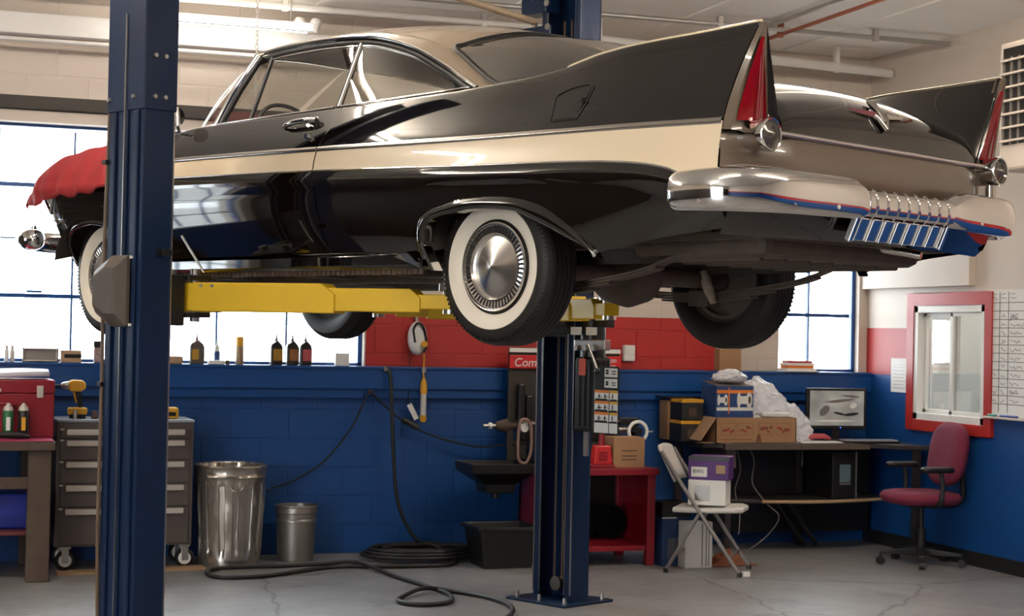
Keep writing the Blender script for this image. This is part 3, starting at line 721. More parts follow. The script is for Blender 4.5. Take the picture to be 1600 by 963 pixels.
# ---- underside
q = MB(); q.box(-1.25, 3.45, -.62, .62, .10, .13); q.box(.42, 2.55, -.80, .80, .02, .06); q.box(-.5,.42,-.5,.5,.16,.2)
q.build('floor_pan', M_under, CAR, 0)
both(bx(.45, 3.5, .42, .52, -.05, .05), 'chassis_rail', M_under, angle=0, bevel=.01)
both(bx(-1.15, .45, .50, .58, .08, .17), 'chassis_rail', M_under, angle=0, bevel=.01)
for x in (.65, 1.35, 2.1): bx(x-.05, x+.05, -.8, .8, -.03, .03).build('cross_member', M_under, CAR, 0, .008)
tk = MB(); tk.box(-1.20, -.52, -.52, .58, .035, .16); tk = tk.build('fuel_tank', M_under, CAR, 0, .04)
for y in lin(-.45, .5, 7): bx(-1.12, -.6, y-.016, y+.016, .022, .045).build('tank_rib', M_under, tk, 0, .008)
ax = MB(); ax.cyl((0,-.70,0),(0,.70,0),.045,.045,16); ax.lathe([(0,-.16),(.07,-.15),(.12,-.10),(.145,0),(.12,.11),(.06,.2),(.05,.32)], 24, Matrix.Translation((0,0,-.005)) @ Matrix.Rotation(pi/2,4,'Y'))
ax.build('rear_axle', M_under, CAR, 50)
MB().cyl((.30,0,.0),(2.2,0,.05),.04,.04,12).build('drive_shaft', M_under, CAR, 50)
SPR = [(.62,-.01),(.35,-.055),(0,-.072),(-.25,-.055),(-.545,-.014),(-.74,.042),(-.93,.112)]
for s in (1,-1):
    q = MB()
    for k, (a, b) in enumerate(((.62,-.95),(.5,-.66),(.38,-.45),(.26,-.3))):
        P = [p for p in spline([(x, 0, z) for x, z in SPR], 6) if b <= p.x <= a]
        rows = [[(p.x, s*.55+dy, p.z-.012*k+dz) for dy, dz in ((-.03,-.005),(.03,-.005),(.03,.005),(-.03,.005))] for p in P]; q.loft(rows)
    sp = q.build('leaf_spring', M_under, CAR, 0)
    bx(-.06,.06, s*.55-.045, s*.55+.045, -.13, -.055).build('spring_clamp', M_under, sp, 0, .004); MB().cyl((-.93,s*.50,.118),(-.93,s*.60,.118),.026,.026,12).box(-.95,-.91, s*.55-.04, s*.55+.04,.10,.19).build('spring_shackle', M_under, sp, 30)
    MB().tube([(-.03, s*.50, .03),(-.075,s*.50,-.06),(-.10, s*.50, -.115)], [.026,.026,.016], 12).build('shock_absorber', mat('worn shock paint', (.34,.27,.21), .6, var=.5, scale=30), CAR, 50)
ex = MB(); ex.tube(spline([(1.6,.30,.0),(.6,.34,.0),(.25,.36,.10),(-.2,.38,.16),(-.6,-.62,.06),(-1.2,-.62,.10),(-1.36,-.30,.115)][:4], 6), .028, 10)
ex.build('exhaust_pipe', M_rust, CAR, 50)
MB().tube([(.7,-.30,.02),(1.3,-.30,.02)], .075, 14).build('silencer', M_rust, CAR, 50)
MB().tube([(-1.20,-.20,.10),(-1.30,-.22,.085),(-1.37,-.235,.07)], .016, 12).build('tail_pipe', M_chrome2, CAR, 50)

# ---- red cover draped over the left wing
rows = []
rr = random.Random(5)
for i in range(61):
    x = 2.55 + 1.20*i/60; row = []
    yr = Ys(min(x, 3.66), f_zr(min(x,3.66))-.012)-.01; zr = f_zr(min(x, 3.72)) + .016
    nose = max(0, (x-3.5)/.25)
    for j in range(41):
        u = j/40
        if u < .55: y = yr*(-.15 + 1.15*u/.55); z = zr + .035*(1-abs(y/yr)**2.5); dz = 0
        else:
            t = (u-.55)/.45; h = (.265 + .012*sin(x*9)+.006*sin(x*31))*(1-.5*min(1, nose))
            z = zr - h*t**1.15; y = Ys(min(x,3.66), max(.40, z-.016)) + .022 + .02*t + .014*abs(sin(x*17+t*1.2))*t + .006*abs(sin(x*31))*t
            y = max(y, yr+.008)
        zz = z - .06*nose**2 - (.02*nose if u < .55 else 0) + .004*sin(x*23+u*9)
        row.append((x + (.0 if u < .55 else .04*nose*(1-(u-.55)/.45*.9)), y - .10*min(1.2, nose), zz))
    rows.append(row)
for k in range(1, 9):   # front flap hanging over the nose
    t = k/8; base = rows[60]; rows.append([(a + .03*min(1, t*2.2) - .05*max(0, t-.45), b, c - .03*t**1.4) for a, b, c in base])
cl = MB().grid(rows); Mc = Matrix.Translation(Vector(CO)) @ Matrix.Rotation(CYAW, 4, 'Z'); org = Mc @ Vector((3.2, .6, .70))
cl.v = [tuple(Mc @ Vector(q) - org) for q in cl.v]
tag(cl.build('fender_cover', mat('red cotton cloth', (.25,.008,.010), .85, var=.2, scale=5, bump=.1), None, 70, loc=org, solid=.004), 'red cloth cover draped over the nose of the black car', 'cloth')
# ================================================================= two-post lift
M_lift = mat('navy lift paint', (.005,.019,.060), .36, spec=.3, var=.35, scale=6)
M_yel = mat('yellow arm paint', (.74,.46,.008), .5, var=.12, scale=9)
M_steel = mat('bare steel', (.55,.52,.48), .3, metal=1, var=.3, scale=20)
M_brownp = mat('brown plastic cover', (.075,.055,.042), .5, var=.15)
M_blk = mat('black plastic', (.007,.0065,.006), .38, var=.2)
M_label = mat('label white', (.80,.78,.72), .5, var=.03)
M_orange = mat('label orange', (.80,.22,.03), .5)
M_ink = mat('printing ink', (.015,.015,.015), .6)
M_hose = mat('tan hose', (.13,.085,.055), .6)
def arm(root, p0, p1, zt, frac, name='arm'):
    p0, p1 = Vector((*p0, 0)), Vector((*p1, 0)); d = p1-p0; L_ = d.length; d.normalize(); ang = math.atan2(d.y, d.x)
    M_ = Matrix.Translation((p0.x, p0.y, 0)) @ Matrix.Rotation(ang, 4, 'Z')
    q = MB(); w = .06
    q.prism([(-.02, zt-.135),(L_*frac-.0, zt-.135),(L_*frac, zt-.05),(L_*frac-.07, zt),(-.02, zt)], -w, w, lambda u, v, h: M_ @ Vector((u, h, v)))
    a = q.build(name, M_yel, root, 0, .006)
    q = MB(); q.prism([(L_*frac-.1, zt-.125),(L_*.93, zt-.125),(L_*.93, zt-.06),(L_*.93-.05, zt-.02),(L_*frac-.1, zt-.02)], -w*.8, w*.8, lambda u, v, h: M_ @ Vector((u, h, v)))
    q.build('arm_extension', M_yel, a, 0, .005)
    q = MB(); q.box(L_*.93-.02, L_+.08, -w*.66, w*.66, zt-.11, zt-.045, M_); q.build('arm_tip', M_yel, a, 0, .005)
    for s in (-1, 1):
        for k in range(2): q = MB(); q.cyl(M_ @ Vector((.07+k*.06, s*w, zt-.015)), M_ @ Vector((.07+k*.06, s*(w+.008), zt-.015)), .008, .008, 8); q.build('rivet', M_steel, a, 30)
    q = MB(); q.cyl(M_ @ Vector((L_+.04, 0, zt-.13)), M_ @ Vector((L_+.04, 0, zt-.02)), .035, .035, 16); q.cyl(M_ @ Vector((L_+.04, 0, zt-.03)), M_ @ Vector((L_+.04, 0, zt+.005)), .055, .055, 16)
    q.build('lifting_pad', M_steel, a, 40)
    return a
def post(name, label, car_xy, flip):
    w = car2w(car_xy[0], car_xy[1], 0); root = thing(name, label, 'car lift', (w[0], w[1], 0), CYAW + (pi if flip else 0))
    col = MB(); bx_, by_ = .147, .082
    col.box(-bx_, bx_, by_-.014, by_, .015, 2.60); col.box(-bx_, -bx_+.012, -by_, by_-.014, .015, 2.60); col.box(bx_-.012, bx_, -by_, by_-.014, .015, 2.60)
    col.box(-bx_+.012, -bx_+.05, -by_, -by_+.012, .015, 2.60); col.box(bx_-.05, bx_-.012, -by_, -by_+.012, .015, 2.60)
    col = col.build('column', M_lift, root, 0, .006)
    up = MB(); ux, uy = .156, .090
    up.box(-ux, ux, uy-.012, uy, 2.55, 3.70); up.box(-ux, -ux+.010, -uy, uy-.012, 2.55, 3.70); up.box(ux-.010, ux, -uy, uy-.012, 2.55, 3.70); up.box(-ux+.01, -ux+.05, -uy, -uy+.012, 2.55, 3.70); up.box(ux-.05, ux-.01, -uy, -uy+.012, 2.55, 3.70)
    up = up.build('column_extension', M_lift, root, 0, .005)
    for x in (-.10, -.01, .09):   # pressed ribs of the outer face
        bx(x-.014, x+.014, by_, by_+.012, .05, 2.55).build('column_rib', M_lift, col, 0, .005)
    bx(-.012, -.006, by_+.012, by_+.018, .05, 3.0).build('edge_strip', M_steel, col, 0)
    for x in (-.147,-.100,.100,.147): bx(x-.003,x+.003,-by_-.003,-by_+.004,.05,2.5).build('lip_edge', M_steel, col, 0)
    pl = bx(-.235, .235, -.22, .20, 0, .015).build('base_plate', M_lift, root, 0, .004)
    for x, y in ((-.19,-.17),(.19,-.17),(-.19,.15),(.19,.15),(0,-.18)):
        MB().cyl((x,y,.015),(x,y,.05),.013,.011,8).build('anchor_bolt', M_steel, pl, 30)
    sx = 1 if flip else -1
    for (y, z) in ((-.02,2.80),(.035,2.80),(-.02,2.61),(.035,2.61)):
        MB().cyl((sx*ux, y, z), (sx*(ux+.012), y, z), .013, .010, 10).build('bolt', M_steel, up, 30)
    for x in (-.08, .13): MB().cyl((x, uy, 2.61), (x, uy+.014, 2.61), .012, .010, 10).build('bolt', M_steel, up, 30)
    for x in (-.035, .025): MB().tube([(x, -.02, .13),(x, -.02, 3.4)], .006, 6).build('cable', M_hose, col, 30)
    MB().cyl((-.005,-.045,.10),(-.005,-.005,.10),.042,.042,18).build('pulley', M_steel, col, 30)
    ca = MB(); ca.box(-.125, .125, -.075, .05, 1.54, 2.05); ca.box(-.135,.135,-.17,-.082,1.56,1.80); ca.box(-.16,.16,-.30,-.17,1.775,1.80); ca.box(-.16,.16,-.30,-.17,1.60,1.625)
    ca = ca.build('carriage', M_blk, root, 0, .006)
    for s in (-1, 1): MB().cyl((s*.10,-.25,1.58),(s*.10,-.25,1.83),.024,.024,12).build('arm_pin', M_steel, ca, 30)
    return root, col, up, ca
nr, ncol, nup, nca = post('vehicle_lift_post', 'navy blue lift post in the foreground beside the car nose', (1.749, 1.458), False)
arm(nr, (-.10,-.25), (-1.27,-.76), 1.765, .60)
arm(nr, (.10,-.25), (.62,-.86), 1.765, .70)
q = MB()
secs = []
for y, k in ((.090, 1.0), (.112, .97), (.160, .66)):
    secs.append([(.035+a*k*.155, y, 1.715 + b*(.165 if k > .8 else .105)*(1 if k > .8 else 1)) for a, b in ((-.75,-1),(.1,-1),(1,-.62),(1,.62),(.1,1),(-.75,1))])
q.loft(secs); q.build('switch_cover', M_brownp, nr, 0, .008)
for z in (1.56, 1.87): MB().cyl((-.095,.092,z),(-.095,.105,z),.007,.007,8).build('cover_screw', M_label, nr, 30)
MB().tube(spline([(.150,.060,3.6),(.152,.075,2.7),(.156,.082,2.2),(.160,.085,1.9),(.158,.085,1.5),(.155,.085,1.2),(.140,.098,.6),(.120,.098,.05)], 8), .009, 8).build('hydraulic_hose', M_hose, nr, 40)
for z in (2.32, 1.28): bx(.140,.172,.070,.102,z-.01,z+.01).build('hose_clip', M_blk, nr, 0)
MB().tube([(-.14,-.14,1.98),(-.24,-.20,1.81)], .006, 6).build('release_rod', M_steel, nr, 30)
bx(-.20,-.145,-.05,.0,1.88,1.91).build('lock_tab', M_blk, nr, 0, .003)
fr_, fcol, fup, fca = post('vehicle_lift_post', 'navy blue lift post with black pump unit beside the red bench', (1.749, -1.458), True)
arm(fr_, (.10,-.25), (1.00,-.76), 1.765, .55)
arm(fr_, (-.10,-.25), (-.62,-.86), 1.765, .70)
# pump and motor unit
pu = MB(); pu.box(.152,.325,-.085,.045,1.0,1.43); pu = pu.build('oil_tank', M_blk, fr_, 0, .018)
for y in (-.055,-.02,.015): bx(.325,.331,y-.006,y+.006,1.03,1.40).build('tank_rib', M_blk, pu, 0, .002)
for x in (.195,.235,.275): bx(x-.006,x+.006,-.091,-.085,1.03,1.40).build('tank_rib', M_blk, pu, 0, .002)
mo = MB().cyl((.235,-.02,1.43),(.235,-.02,1.74),.075,.072,20).build('pump_motor', M_blk, fr_, 30)
MB().cyl((.235,-.02,1.74),(.235,-.02,1.77),.05,.03,16).build('motor_cap', M_steel, mo, 30)
bx(.16,.40,-.10,-.05,1.47,1.53).build('valve_block', M_steel, fr_, 0, .006)
for x in (.20,.27,.33): MB().cyl((x,-.10,1.48),(x,-.13,1.48),.018,.016,12).build('valve_knob', M_steel, fr_, 30)
for x, z0, z1 in ((.18,1.555,1.60),(.30,1.555,1.60),(.37,1.64,1.72)): bx(x-.04,x+.04,-.108,-.10,z0,z1).build('label_plate', M_label, fr_, 0)
bx(.34,.42,-.104,-.04,1.60,1.73).build('switch_box', M_blk, fr_, 0, .006)
MB().tube([(.29,-.12,1.50),(.39,-.15,1.36)], .008, 8).build('lowering_lever', M_steel, fr_, 30)
MB().lathe([(0,-.02),(.014,-.012),(.018,0),(.014,.012),(0,.02)], 12, Matrix.Translation((.393,-.151,1.352))).build('lever_knob', M_blk, fr_, 50)
bx(.235,.285,-.135,-.130,1.325,1.42).build('warning_tag', mat('red tag', (.62,.09,.05), .5), fr_, 0)
MB().tube([(.262,-.132,1.42),(.27,-.125,1.46),(.275,-.115,1.49)], .003, 6).build('tag_wire', M_steel, fr_, 30)
DX = .068
bd = bx(.262+DX,.435+DX,-.098,-.088,1.0,1.38).build('label_board', M_blk, fr_, 0)
def lab(x0, x1, z0, z1, col):
    x0 += DX; x1 += DX
    p = bx(x0,x1,-.101,-.098,z0,z1).build('warning_label', M_label, bd, 0)
    bx(x0,x1,-.1025,-.101,z1-.016,z1).xf(Matrix.Identity(4)).build('label_stripe', col, p, 0) if col else None
    return p
M_yl = mat('label yellow', (.75,.42,.03), .5)
for i in range(4):
    z1 = 1.245 - i*.062; a = lab(.262,.368,z1-.056,z1, M_orange if i < 3 else None); b = lab(.376,.435,z1-.056,z1, M_yl if i < 3 else None)
    if i < 3:
        rr = random.Random(i)
        q = MB()
        for k in range(2):
            x = .285+DX+k*.045; q.box(x,x+.03,-.1025,-.101,z1-.040+rr.uniform(-.003,.003),z1-.034); q.box(x+.008,x+.016,-.1025,-.101,z1-.046,z1-.022)
        q.box(.268+DX,.36+DX,-.1025,-.101,z1-.056,z1-.048); tag(q.build('pictogram', M_ink, bd, 0), kind='stuff')
        q = MB().box(.395+DX,.402+DX,-.1025,-.101,z1-.046,z1-.02).box(.382+DX,.43+DX,-.1025,-.101,z1-.056,z1-.050); tag(q.build('pictogram', M_ink, bd, 0), kind='stuff')
a = lab(.335,.43,1.26,1.31,None); b = lab(.335,.43,1.32,1.37,None)
q = MB()
for z in (1.272,1.285,1.335,1.35): q.box(.345+DX,.365+DX,-.1025,-.101,z,z+.012).box(.39+DX,.42+DX,-.1025,-.101,z,z+.006)
tag(q.build('pictogram', M_ink, bd, 0), kind='stuff')
MB().cyl((.235,-.06,.86),(.235,-.06,1.0),.018,.018,12).build('drain_fitting', M_steel, fr_, 30)
# overhead tube and cable bracket at the top of the far post
q = MB(); q.box(-.30,-.10,-.12,.0,3.45,3.70); q.box(-.30,-.05,-.13,-.11,3.30,3.37); q.build('top_bracket', M_lift, fr_, 0, .005)
for x, z in ((-.2,3.55),(-.08,3.5),(-.07,3.36),(-.18,3.385)): MB().cyl((x,-.135,z),(x,-.115,z),.02,.015,12).build('bracket_bolt', M_steel, fr_, 30)
MB().tube([(-.18,-.13,3.40),(-.18,-1.4,3.50),(-.18,-2.7,3.50)], .022, 10).build('overhead_tube', mat('tan tube', (.34,.25,.17), .5), fr_, 40)
# ================================================================= things along the back wall
M_wood = mat('worn bench wood', (.10,.065,.045), .7, var=.5, scale=12)
M_card = mat('cardboard', (.36,.20,.10), .8, var=.15, scale=6)
M_card2 = mat('pale cardboard', (.42,.27,.16), .8, var=.15, scale=6)
M_grey = mat('grey cabinet paint', (.10,.078,.068), .42, var=.08)
M_alu = mat('pale drawer pull', (.60,.54,.47), .4, metal=.1, var=.08)
M_galv = mat('galvanised steel', (.62,.57,.50), .27, metal=.85, var=.4, scale=7, bump=.1)
M_galv2 = mat('dull steel', (.36,.33,.30), .4, metal=.8, var=.3, scale=5)
M_redp = mat('red enamel', (.26,.008,.018), .35, var=.2)
M_wht = mat('white plastic', (.78,.76,.72), .4, var=.05)
M_paper = mat('paper', (.82,.80,.76), .7, var=.05)
M_yell = mat('yellow plastic', (.72,.36,.02), .45, var=.1)
M_green = mat('green can', (.02,.16,.06), .35, var=.3)
M_clr = mat('clear plastic', (.62,.58,.52), .25, var=.3, scale=20)
M_bluec = mat('blue carton', (.02,.06,.20), .5, var=.25)
M_purp = mat('purple carton', (.09,.02,.16), .5, var=.25)
M_cable = mat('black cable', (.012,.011,.011), .5)
M_wine = mat('burgundy fabric', (.17,.012,.04), .85, var=.25, scale=60, bump=.1)
def text(s, size, m, parent, loc, rot, name='lettering', ext=.001, ax='LEFT', shear=0):
    c = bpy.data.curves.new('t', 'FONT'); c.body = s; c.size = size; c.extrude = ext; c.align_x = ax; c.shear = shear
    t = bpy.data.objects.new('t', c); COL.objects.link(t); dg = bpy.context.evaluated_depsgraph_get()
    me = bpy.data.meshes.new_from_object(t.evaluated_get(dg)); bpy.data.objects.remove(t)
    o = bpy.data.objects.new(name, me); COL.objects.link(o); me.materials.clear(); me.materials.append(m); o.parent = parent; o.location = loc; o.rotation_euler = rot
    return o
RX = (pi/2, 0, 0)   # facing -y
# ---- roller tool cabinet
t = thing('tool_cabinet', 'grey rolling tool cabinet with pale drawer pulls behind the near lift post', 'tool cabinet', (1.245, 11.06, 0))
bx(-.43,.43,0,.43,.15,.955).build('body', M_grey, t, 0, .006)
bx(-.432,.432,-.012,.432,.94,.957).build('top', mat('pale cabinet top', (.34,.36,.40), .4), t, 0, .004)
for z1, z0 in ((.902,.838),(.832,.702),(.696,.553),(.547,.404),(.398,.165)):
    d = bx(-.405,.405,-.014,.0,z0,z1).build('drawer', M_grey, t, 0, .004)
    bx(-.37,.37,-.042,-.014,z1-.042,z1-.006).build('drawer_pull', M_alu, d, 0, .006)
    bx(-.41,-.385,-.02,-.014,z1-.012,z1).build('drawer_latch', M_alu, d, 0, .002)
MB().cyl((.22,-.02,.917),(.22,0,.917),.012,.012,12).build('lock', M_steel, t, 30)
for x in (-.36,.39):
    for y in (.05,.36):
        o = MB(); o.box(x-.035,x+.035,y-.03,y+.04,.135,.15); o.box(x-.022,x+.022,y-.045,y-.040,.05,.14); o.box(x-.022,x+.022,y,y+.005,.05,.14)
        o = o.build('caster', M_steel, t, 0, .002)
        MB().lathe([(.03,-.016),(.056,-.016),(.062,-.008),(.062,.008),(.056,.016),(.03,.016)], 24, Matrix.Translation((x,y-.02,.064)) @ Matrix.Rotation(pi/2,4,'X')).build('caster_wheel', M_blk, o, 30)
        MB().lathe([(0,-.017),(.04,-.017),(.044,-.010),(.044,.010),(.04,.017),(0,.017)], 24, Matrix.Translation((x,y-.02,.064)) @ Matrix.Rotation(pi/2,4,'X')).build('wheel_hub', M_label, o, 30)
for nm, x, y in (('plank left of the near post', .95, 10.93), ('plank by the trash can', 1.62, 11.0)):
    tag(bx(-.13,.13,-.06,.06,0,.016).build('wood_offcut', mat('raw wood '+nm, (.36,.22,.12), .7), None, 0, loc=(x,y,0), rotz=.06), 'thin raw wood ' + nm + ' on the floor', 'plank', 'wood offcuts under the tool cabinet')
# ---- cordless drill
t = thing('cordless_drill', 'yellow cordless drill standing on the grey tool cabinet', 'drill', (.935, 11.2, .957))
P = lambda u, v, h: (u, h, v)
MB().prism([(-.04,.175),(.03,.172),(.062,.19),(.064,.225),(.045,.245),(-.02,.248),(-.045,.235)], -.032,.032,P).build('motor_housing', M_yell, t, 0, .010)
MB().prism([(-.005,.18),(.035,.18),(.048,.07),(.018,.07)], -.02,.02,P).build('grip', M_blk, t, 0, .008)
MB().prism([(-.018,.172),(-.004,.18),(.014,.10),(.005,.10)], -.014,.014,P).build('trigger', M_yell, t, 0, .003)
bx(-.045,.075,-.04,.04,.025,.07).build('foot', M_yell, t, 0, .010)
bx(-.035,.065,-.035,.035,0,.03).build('battery', M_blk, t, 0, .005)
MB().tube([(-.045,0,.212),(-.075,0,.212),(-.09,0,.212)], [.026,.022,.012], 14).build('chuck', M_steel, t, 30)
MB().cyl((-.085,0,.212),(-.135,0,.212),.0045,.004,8).build('drill_bit', M_rust, t, 30)
t = thing('battery_charger', 'yellow battery pack on the cabinet right of the near post', 'battery', (1.54, 11.2, .957))
bx(-.05,.05,-.05,.05,0,.075).build('housing', M_yell, t, 0, .015); bx(-.03,.03,-.056,-.048,.02,.045).build('slot', M_blk, t, 0, .003)
tag(MB().cyl((0,0,0),(0,0,.055),.012,.012,14).build('socket', M_steel, None, 30, loc=(.93,11.11,.957)), 'small bright steel socket at the foot of the drill', 'socket')
tag(MB().lathe([(0,0),(.022,0),(.025,.012),(.02,.024),(.018,.05),(0,.052)],16).build('socket', M_rust, None, 30, loc=(1.055,11.15,.957)), 'short brown socket on the cabinet against the near post', 'socket')
# ---- trash can and bucket
t = thing('trash_can', 'dented galvanised metal trash can standing by the blue wall', 'trash can', (1.945, 11.2, 0))
def flute(a, z):
    e = min(1, max(0, (z-.06)/.05))*min(1, max(0, (.56-z)/.04))
    return 1 - .065*e*max(0, sin(a*15))**.5 + .008*sin(a*5+z*11) + .007*sin(a*9-z*23) + .004*sin(a*21+z*47)
prof = [(0,.012),(.19,.012),(.198,0),(.20,.02)] + [(.20+.035*(z/.66), z) for z in lin(.05,.57,22)] + [(.232,.575),(.238,.585),(.232,.595),(.234,.63),(.238,.64),(.243,.650),(.238,.658),(.230,.65),(.226,.60),(.19,.05),(0,.05)]
MB().lathe(prof, 180, None, fn=flute).build('shell', M_galv, t, 40)
MB().tube([(.234+.008, 0, .52)] and [(.05*cos(a)*.0 + .045*cos(a), -.236-.010*sin(a*.5), .535+.04*sin(a)) for a in lin(-pi, 0, 12)], .006, 8).build('handle', M_galv, t, 40)
t = thing('bucket', 'grey steel bucket between the trash can and the hose coil', 'bucket', (2.41, 11.30, 0))
MB().lathe([(0,.008),(.118,.008),(.122,0),(.123,.015),(.132,.26),(.138,.265),(.138,.28),(.134,.285),(.136,.32),(.142,.325),(.142,.335),(.138,.36),(.145,.366),(.143,.374),(.136,.370),(.12,.03),(0,.03)], 48).build('pail', M_galv2, t, 40)
# ---- hose on the floor and up the wall
hp = [(3.062,11.52,1.29),(3.085,11.47,1.27),(3.10,11.46,1.1),(3.105,11.455,.967),(3.14,11.45,.476),(3.2,11.44,.25),(3.30,11.42,.10),(3.42,11.40,.055)]
rng = random.Random(11)
for k in range(7):
    for j in range(12):
        a = .6 - 2*pi*j/12; R1 = .42 - .03*k + rng.uniform(-.012,.012); R2 = .29 - .026*k
        hp.append((3.27 + R1*cos(a), 11.21 + R2*sin(a), .035 - .0*k + .018*(k % 3) + .004))
hp += [(3.42,10.93,.02),(3.29,10.78,.014),(2.89,10.78,.014),(2.556,10.83,.014),(2.076,10.53,.014),(1.80,10.50,.014),(1.72,10.66,.014),(1.79,10.88,.014),(2.02,10.94,.014),(2.25,10.94,.014),(2.535,10.99,.014),(2.73,10.90,.030),(2.85,10.32,.014),(2.955,9.69,.014),(2.94,9.44,.014),(2.86,9.27,.014),(2.70,9.235,.014),(2.605,9.36,.014),(2.66,9.52,.014),(2.85,9.72,.030),(3.0,9.70,.014),(3.147,9.42,.014),(3.18,9.11,.014),(3.08,8.8,.014),(2.8,8.4,.014)]
t = thing('air_hose', 'long black hose coiled and looped on the floor below the blue wall', 'hose', (3.2, 11.0, 0))
q = MB().tube(spline(hp, 6), .0135, 8); q.v = [(a-3.2, b-11.0, c) for a, b, c in q.v]; q.build('tubing', M_cable, t, 60)
MB().tube([(-.15,.57,1.295),(-.138,.52,1.30),(-.125,.48,1.275)], .016, 10).build('hose_fitting', M_hose, t, 40)
# ---- outlet, wall cords
t = thing('outlet_box', 'blue painted electrical outlet box on the blue wall', 'outlet', (2.965, YB, 1.09))
bx(-.05,.05,-.05,.0,0,.10).build('box', M_blue, t, 0, .004); bx(-.04,.04,-.056,-.05,.01,.09).build('cover_plate', M_blue, t, 0, .002); bx(-.02,.02,-.085,-.056,.02,.055).build('plug', M_cable, t, 0, .005)
tag(MB().tube(spline([(0,0,0),(-.03,.0,-.05),(-.12,.02,-.25),(-.3,.03,-.47),(-.5,.03,-.60),(-.66,.0,-.65),(-.72,-.12,-.66)],6), .007, 6).build('power_cord', M_cable, None, 50, loc=(2.95,11.51,1.12)), 'black cord sagging from the outlet to the trash can', 'cord')
t = thing('extension_cord', 'black cord with inline plug running from the outlet to the lathe', 'cord', (2.98,11.51,1.12))
MB().tube(spline([(0,0,0),(.08,0,-.08),(.22,0,-.19),(.45,.0,-.30),(.75,-.02,-.37),(.95,-.05,-.36),(1.12,-.3,-.33)],6), .007, 6).build('flex', M_cable, t, 50)
MB().tube([(.22,0,-.185),(.33,0,-.24)], .022, 8).build('inline_plug', M_cable, t, 40)
# ---- cord reel with work light
t = thing('cord_reel', 'white oval cord reel hung on the red band of the wall', 'cord reel', (3.30, YB-.01, 1.51))
S_ = Matrix.Diagonal((.068,.05,.118,1))
q = MB().lathe([(0,-1),(.5,-.95),(.85,-.75),(1,-.3),(1,.3),(.85,.75),(.5,.95),(0,1)], 32, Matrix.Translation((0,-.05,0)) @ S_ @ Matrix.Rotation(pi/2,4,'X')); q.build('case', M_wht, t, 50)
MB().tube(spline([(-.045,-.10,.06),(-.02,-.105,.105),(.02,-.105,.09),(.045,-.10,.02),(.05,-.10,-.06),(.03,-.10,-.10)],5), .009, 8).build('bracket', M_blk, t, 50)
MB().tube([(-.045,-.10,.06),(-.03,-.10,-.03)], .008, 8).build('bracket', M_blk, t, 50)
MB().cyl((.035,-.12,-.04),(.035,-.08,-.04),.022,.022,14).build('cord_outlet', M_yell, t, 30)
bx(-.01,.01,-.03,.005,.115,.15).build('hanger', M_steel, t, 0)
MB().tube([(-.055,-.06,-.09),(-.055,-.05,-.46),(-.04,-.05,-.47)], .0035, 6).build('tag_cord', M_cable, t, 40)
q = bx(-.018,.018,-.003,.003,-.12,0); q.xf(Matrix.Translation((-.05,-.05,-.465)) @ Matrix.Rotation(radians(-28),4,'Y')); q.build('paper_tag', M_paper, t, 0)
t = thing('work_light', 'yellow and white work lamp hanging below the cord reel', 'work light', (3.345, YB-.09, .92))
MB().tube(spline([(-.01,0,.55),(.0,0,.45),(-.005,0,.36),(0,0,.31)],5), .006, 8).build('cord', M_yell, t, 50)
MB().tube([(0,0,.20),(0,0,.27),(0,0,.31)], [.024,.024,.010], 14).build('grip', M_yell, t, 40)
MB().cyl((0,0,.05),(0,0,.20),.020,.020,14).build('lamp_tube', mat('milky lamp tube', (.72,.70,.64), .2), t, 40)
MB().tube([(0,0,.05),(0,0,.012),(0,0,0)], [.023,.023,.014], 14).build('end_cap', M_yell, t, 40)
MB().lathe([(.0,.35),(.018,.35),(.018,.385),(0,.385)],12).build('swivel', M_steel, t, 40)
# ---- things on the blue ledge
def on_ledge(mb, name, m, x, label, cat, y=11.54, group=None, **k): return tag(mb.build(name, m, None, loc=(x, y, 1.3085), **k), label, cat, group)
def oil(x, w, h, m, cap, label, flip=1):
    t = thing('oil_bottle', label, 'bottle', (x, 11.545, 1.3085))
    MB().prism([(-w/2,0),(w/2,0),(w/2,h*.66),(w*.42,h*.80),(w*.22,h*.90),(w*.12,h*.96),(-w*.10,h*.96),(-w*.16,h*.90),(-w*.42,h*.82),(-w/2,h*.70)], -.032,.032,P).build('body', m, t, 0, .008)
    MB().tube([(0,0,h*.95),(0,0,h*1.02)], .012, 10).build('cap', cap, t, 30)
    MB().tube([(0,0,h*1.02),(.003,0,h*1.24)], [.008,.003], 8).build('spout', M_blk, t, 30)
    return t
M_oil = mat('black oil jug', (.015,.014,.014), .3)
a = oil(1.755,.10,.17,mat('smoky oil jug', (.10,.085,.07), .2),M_redp,'smoky plastic oil jug with nozzle, first right of the near post'); bx(-.035,.01,-.034,-.032,.03,.10).build('label', mat('amber label', (.45,.25,.03), .4), a, 0)
for x, lb, col in ((2.298,'black oil bottle with a yellow and red label on the window ledge',(.45,.24,.03)),(2.41,'black oil bottle with a brown label, middle of the three dark bottles',(.30,.12,.03)),(2.502,'black oil bottle with a pink label, rightmost on the left window ledge',(.55,.10,.12))):
    a = oil(x,.085,.175,M_oil,M_blk,lb); bx(-.025,.035,-.034,-.032,.03,.11).build('label', mat('oil label', col, .4, var=.5, scale=40), a, 0)
t = thing('spray_can', 'slim spray can with a yellow cap standing on the window ledge', 'spray can', (2.047,11.545,1.3085))
MB().lathe([(0,0),(.026,0),(.028,.006),(.028,.12),(.024,.132)],20).build('body', mat('tan can', (.42,.30,.18), .35, metal=.4, var=.5, scale=25), t, 40); MB().lathe([(.026,.128),(.026,.185),(.022,.19),(0,.19)],20).build('cap', M_yell, t, 40)
t = thing('glue_tube', 'small white and blue tube standing on a white tray on the ledge', 'tube', (1.893,11.545,1.337))
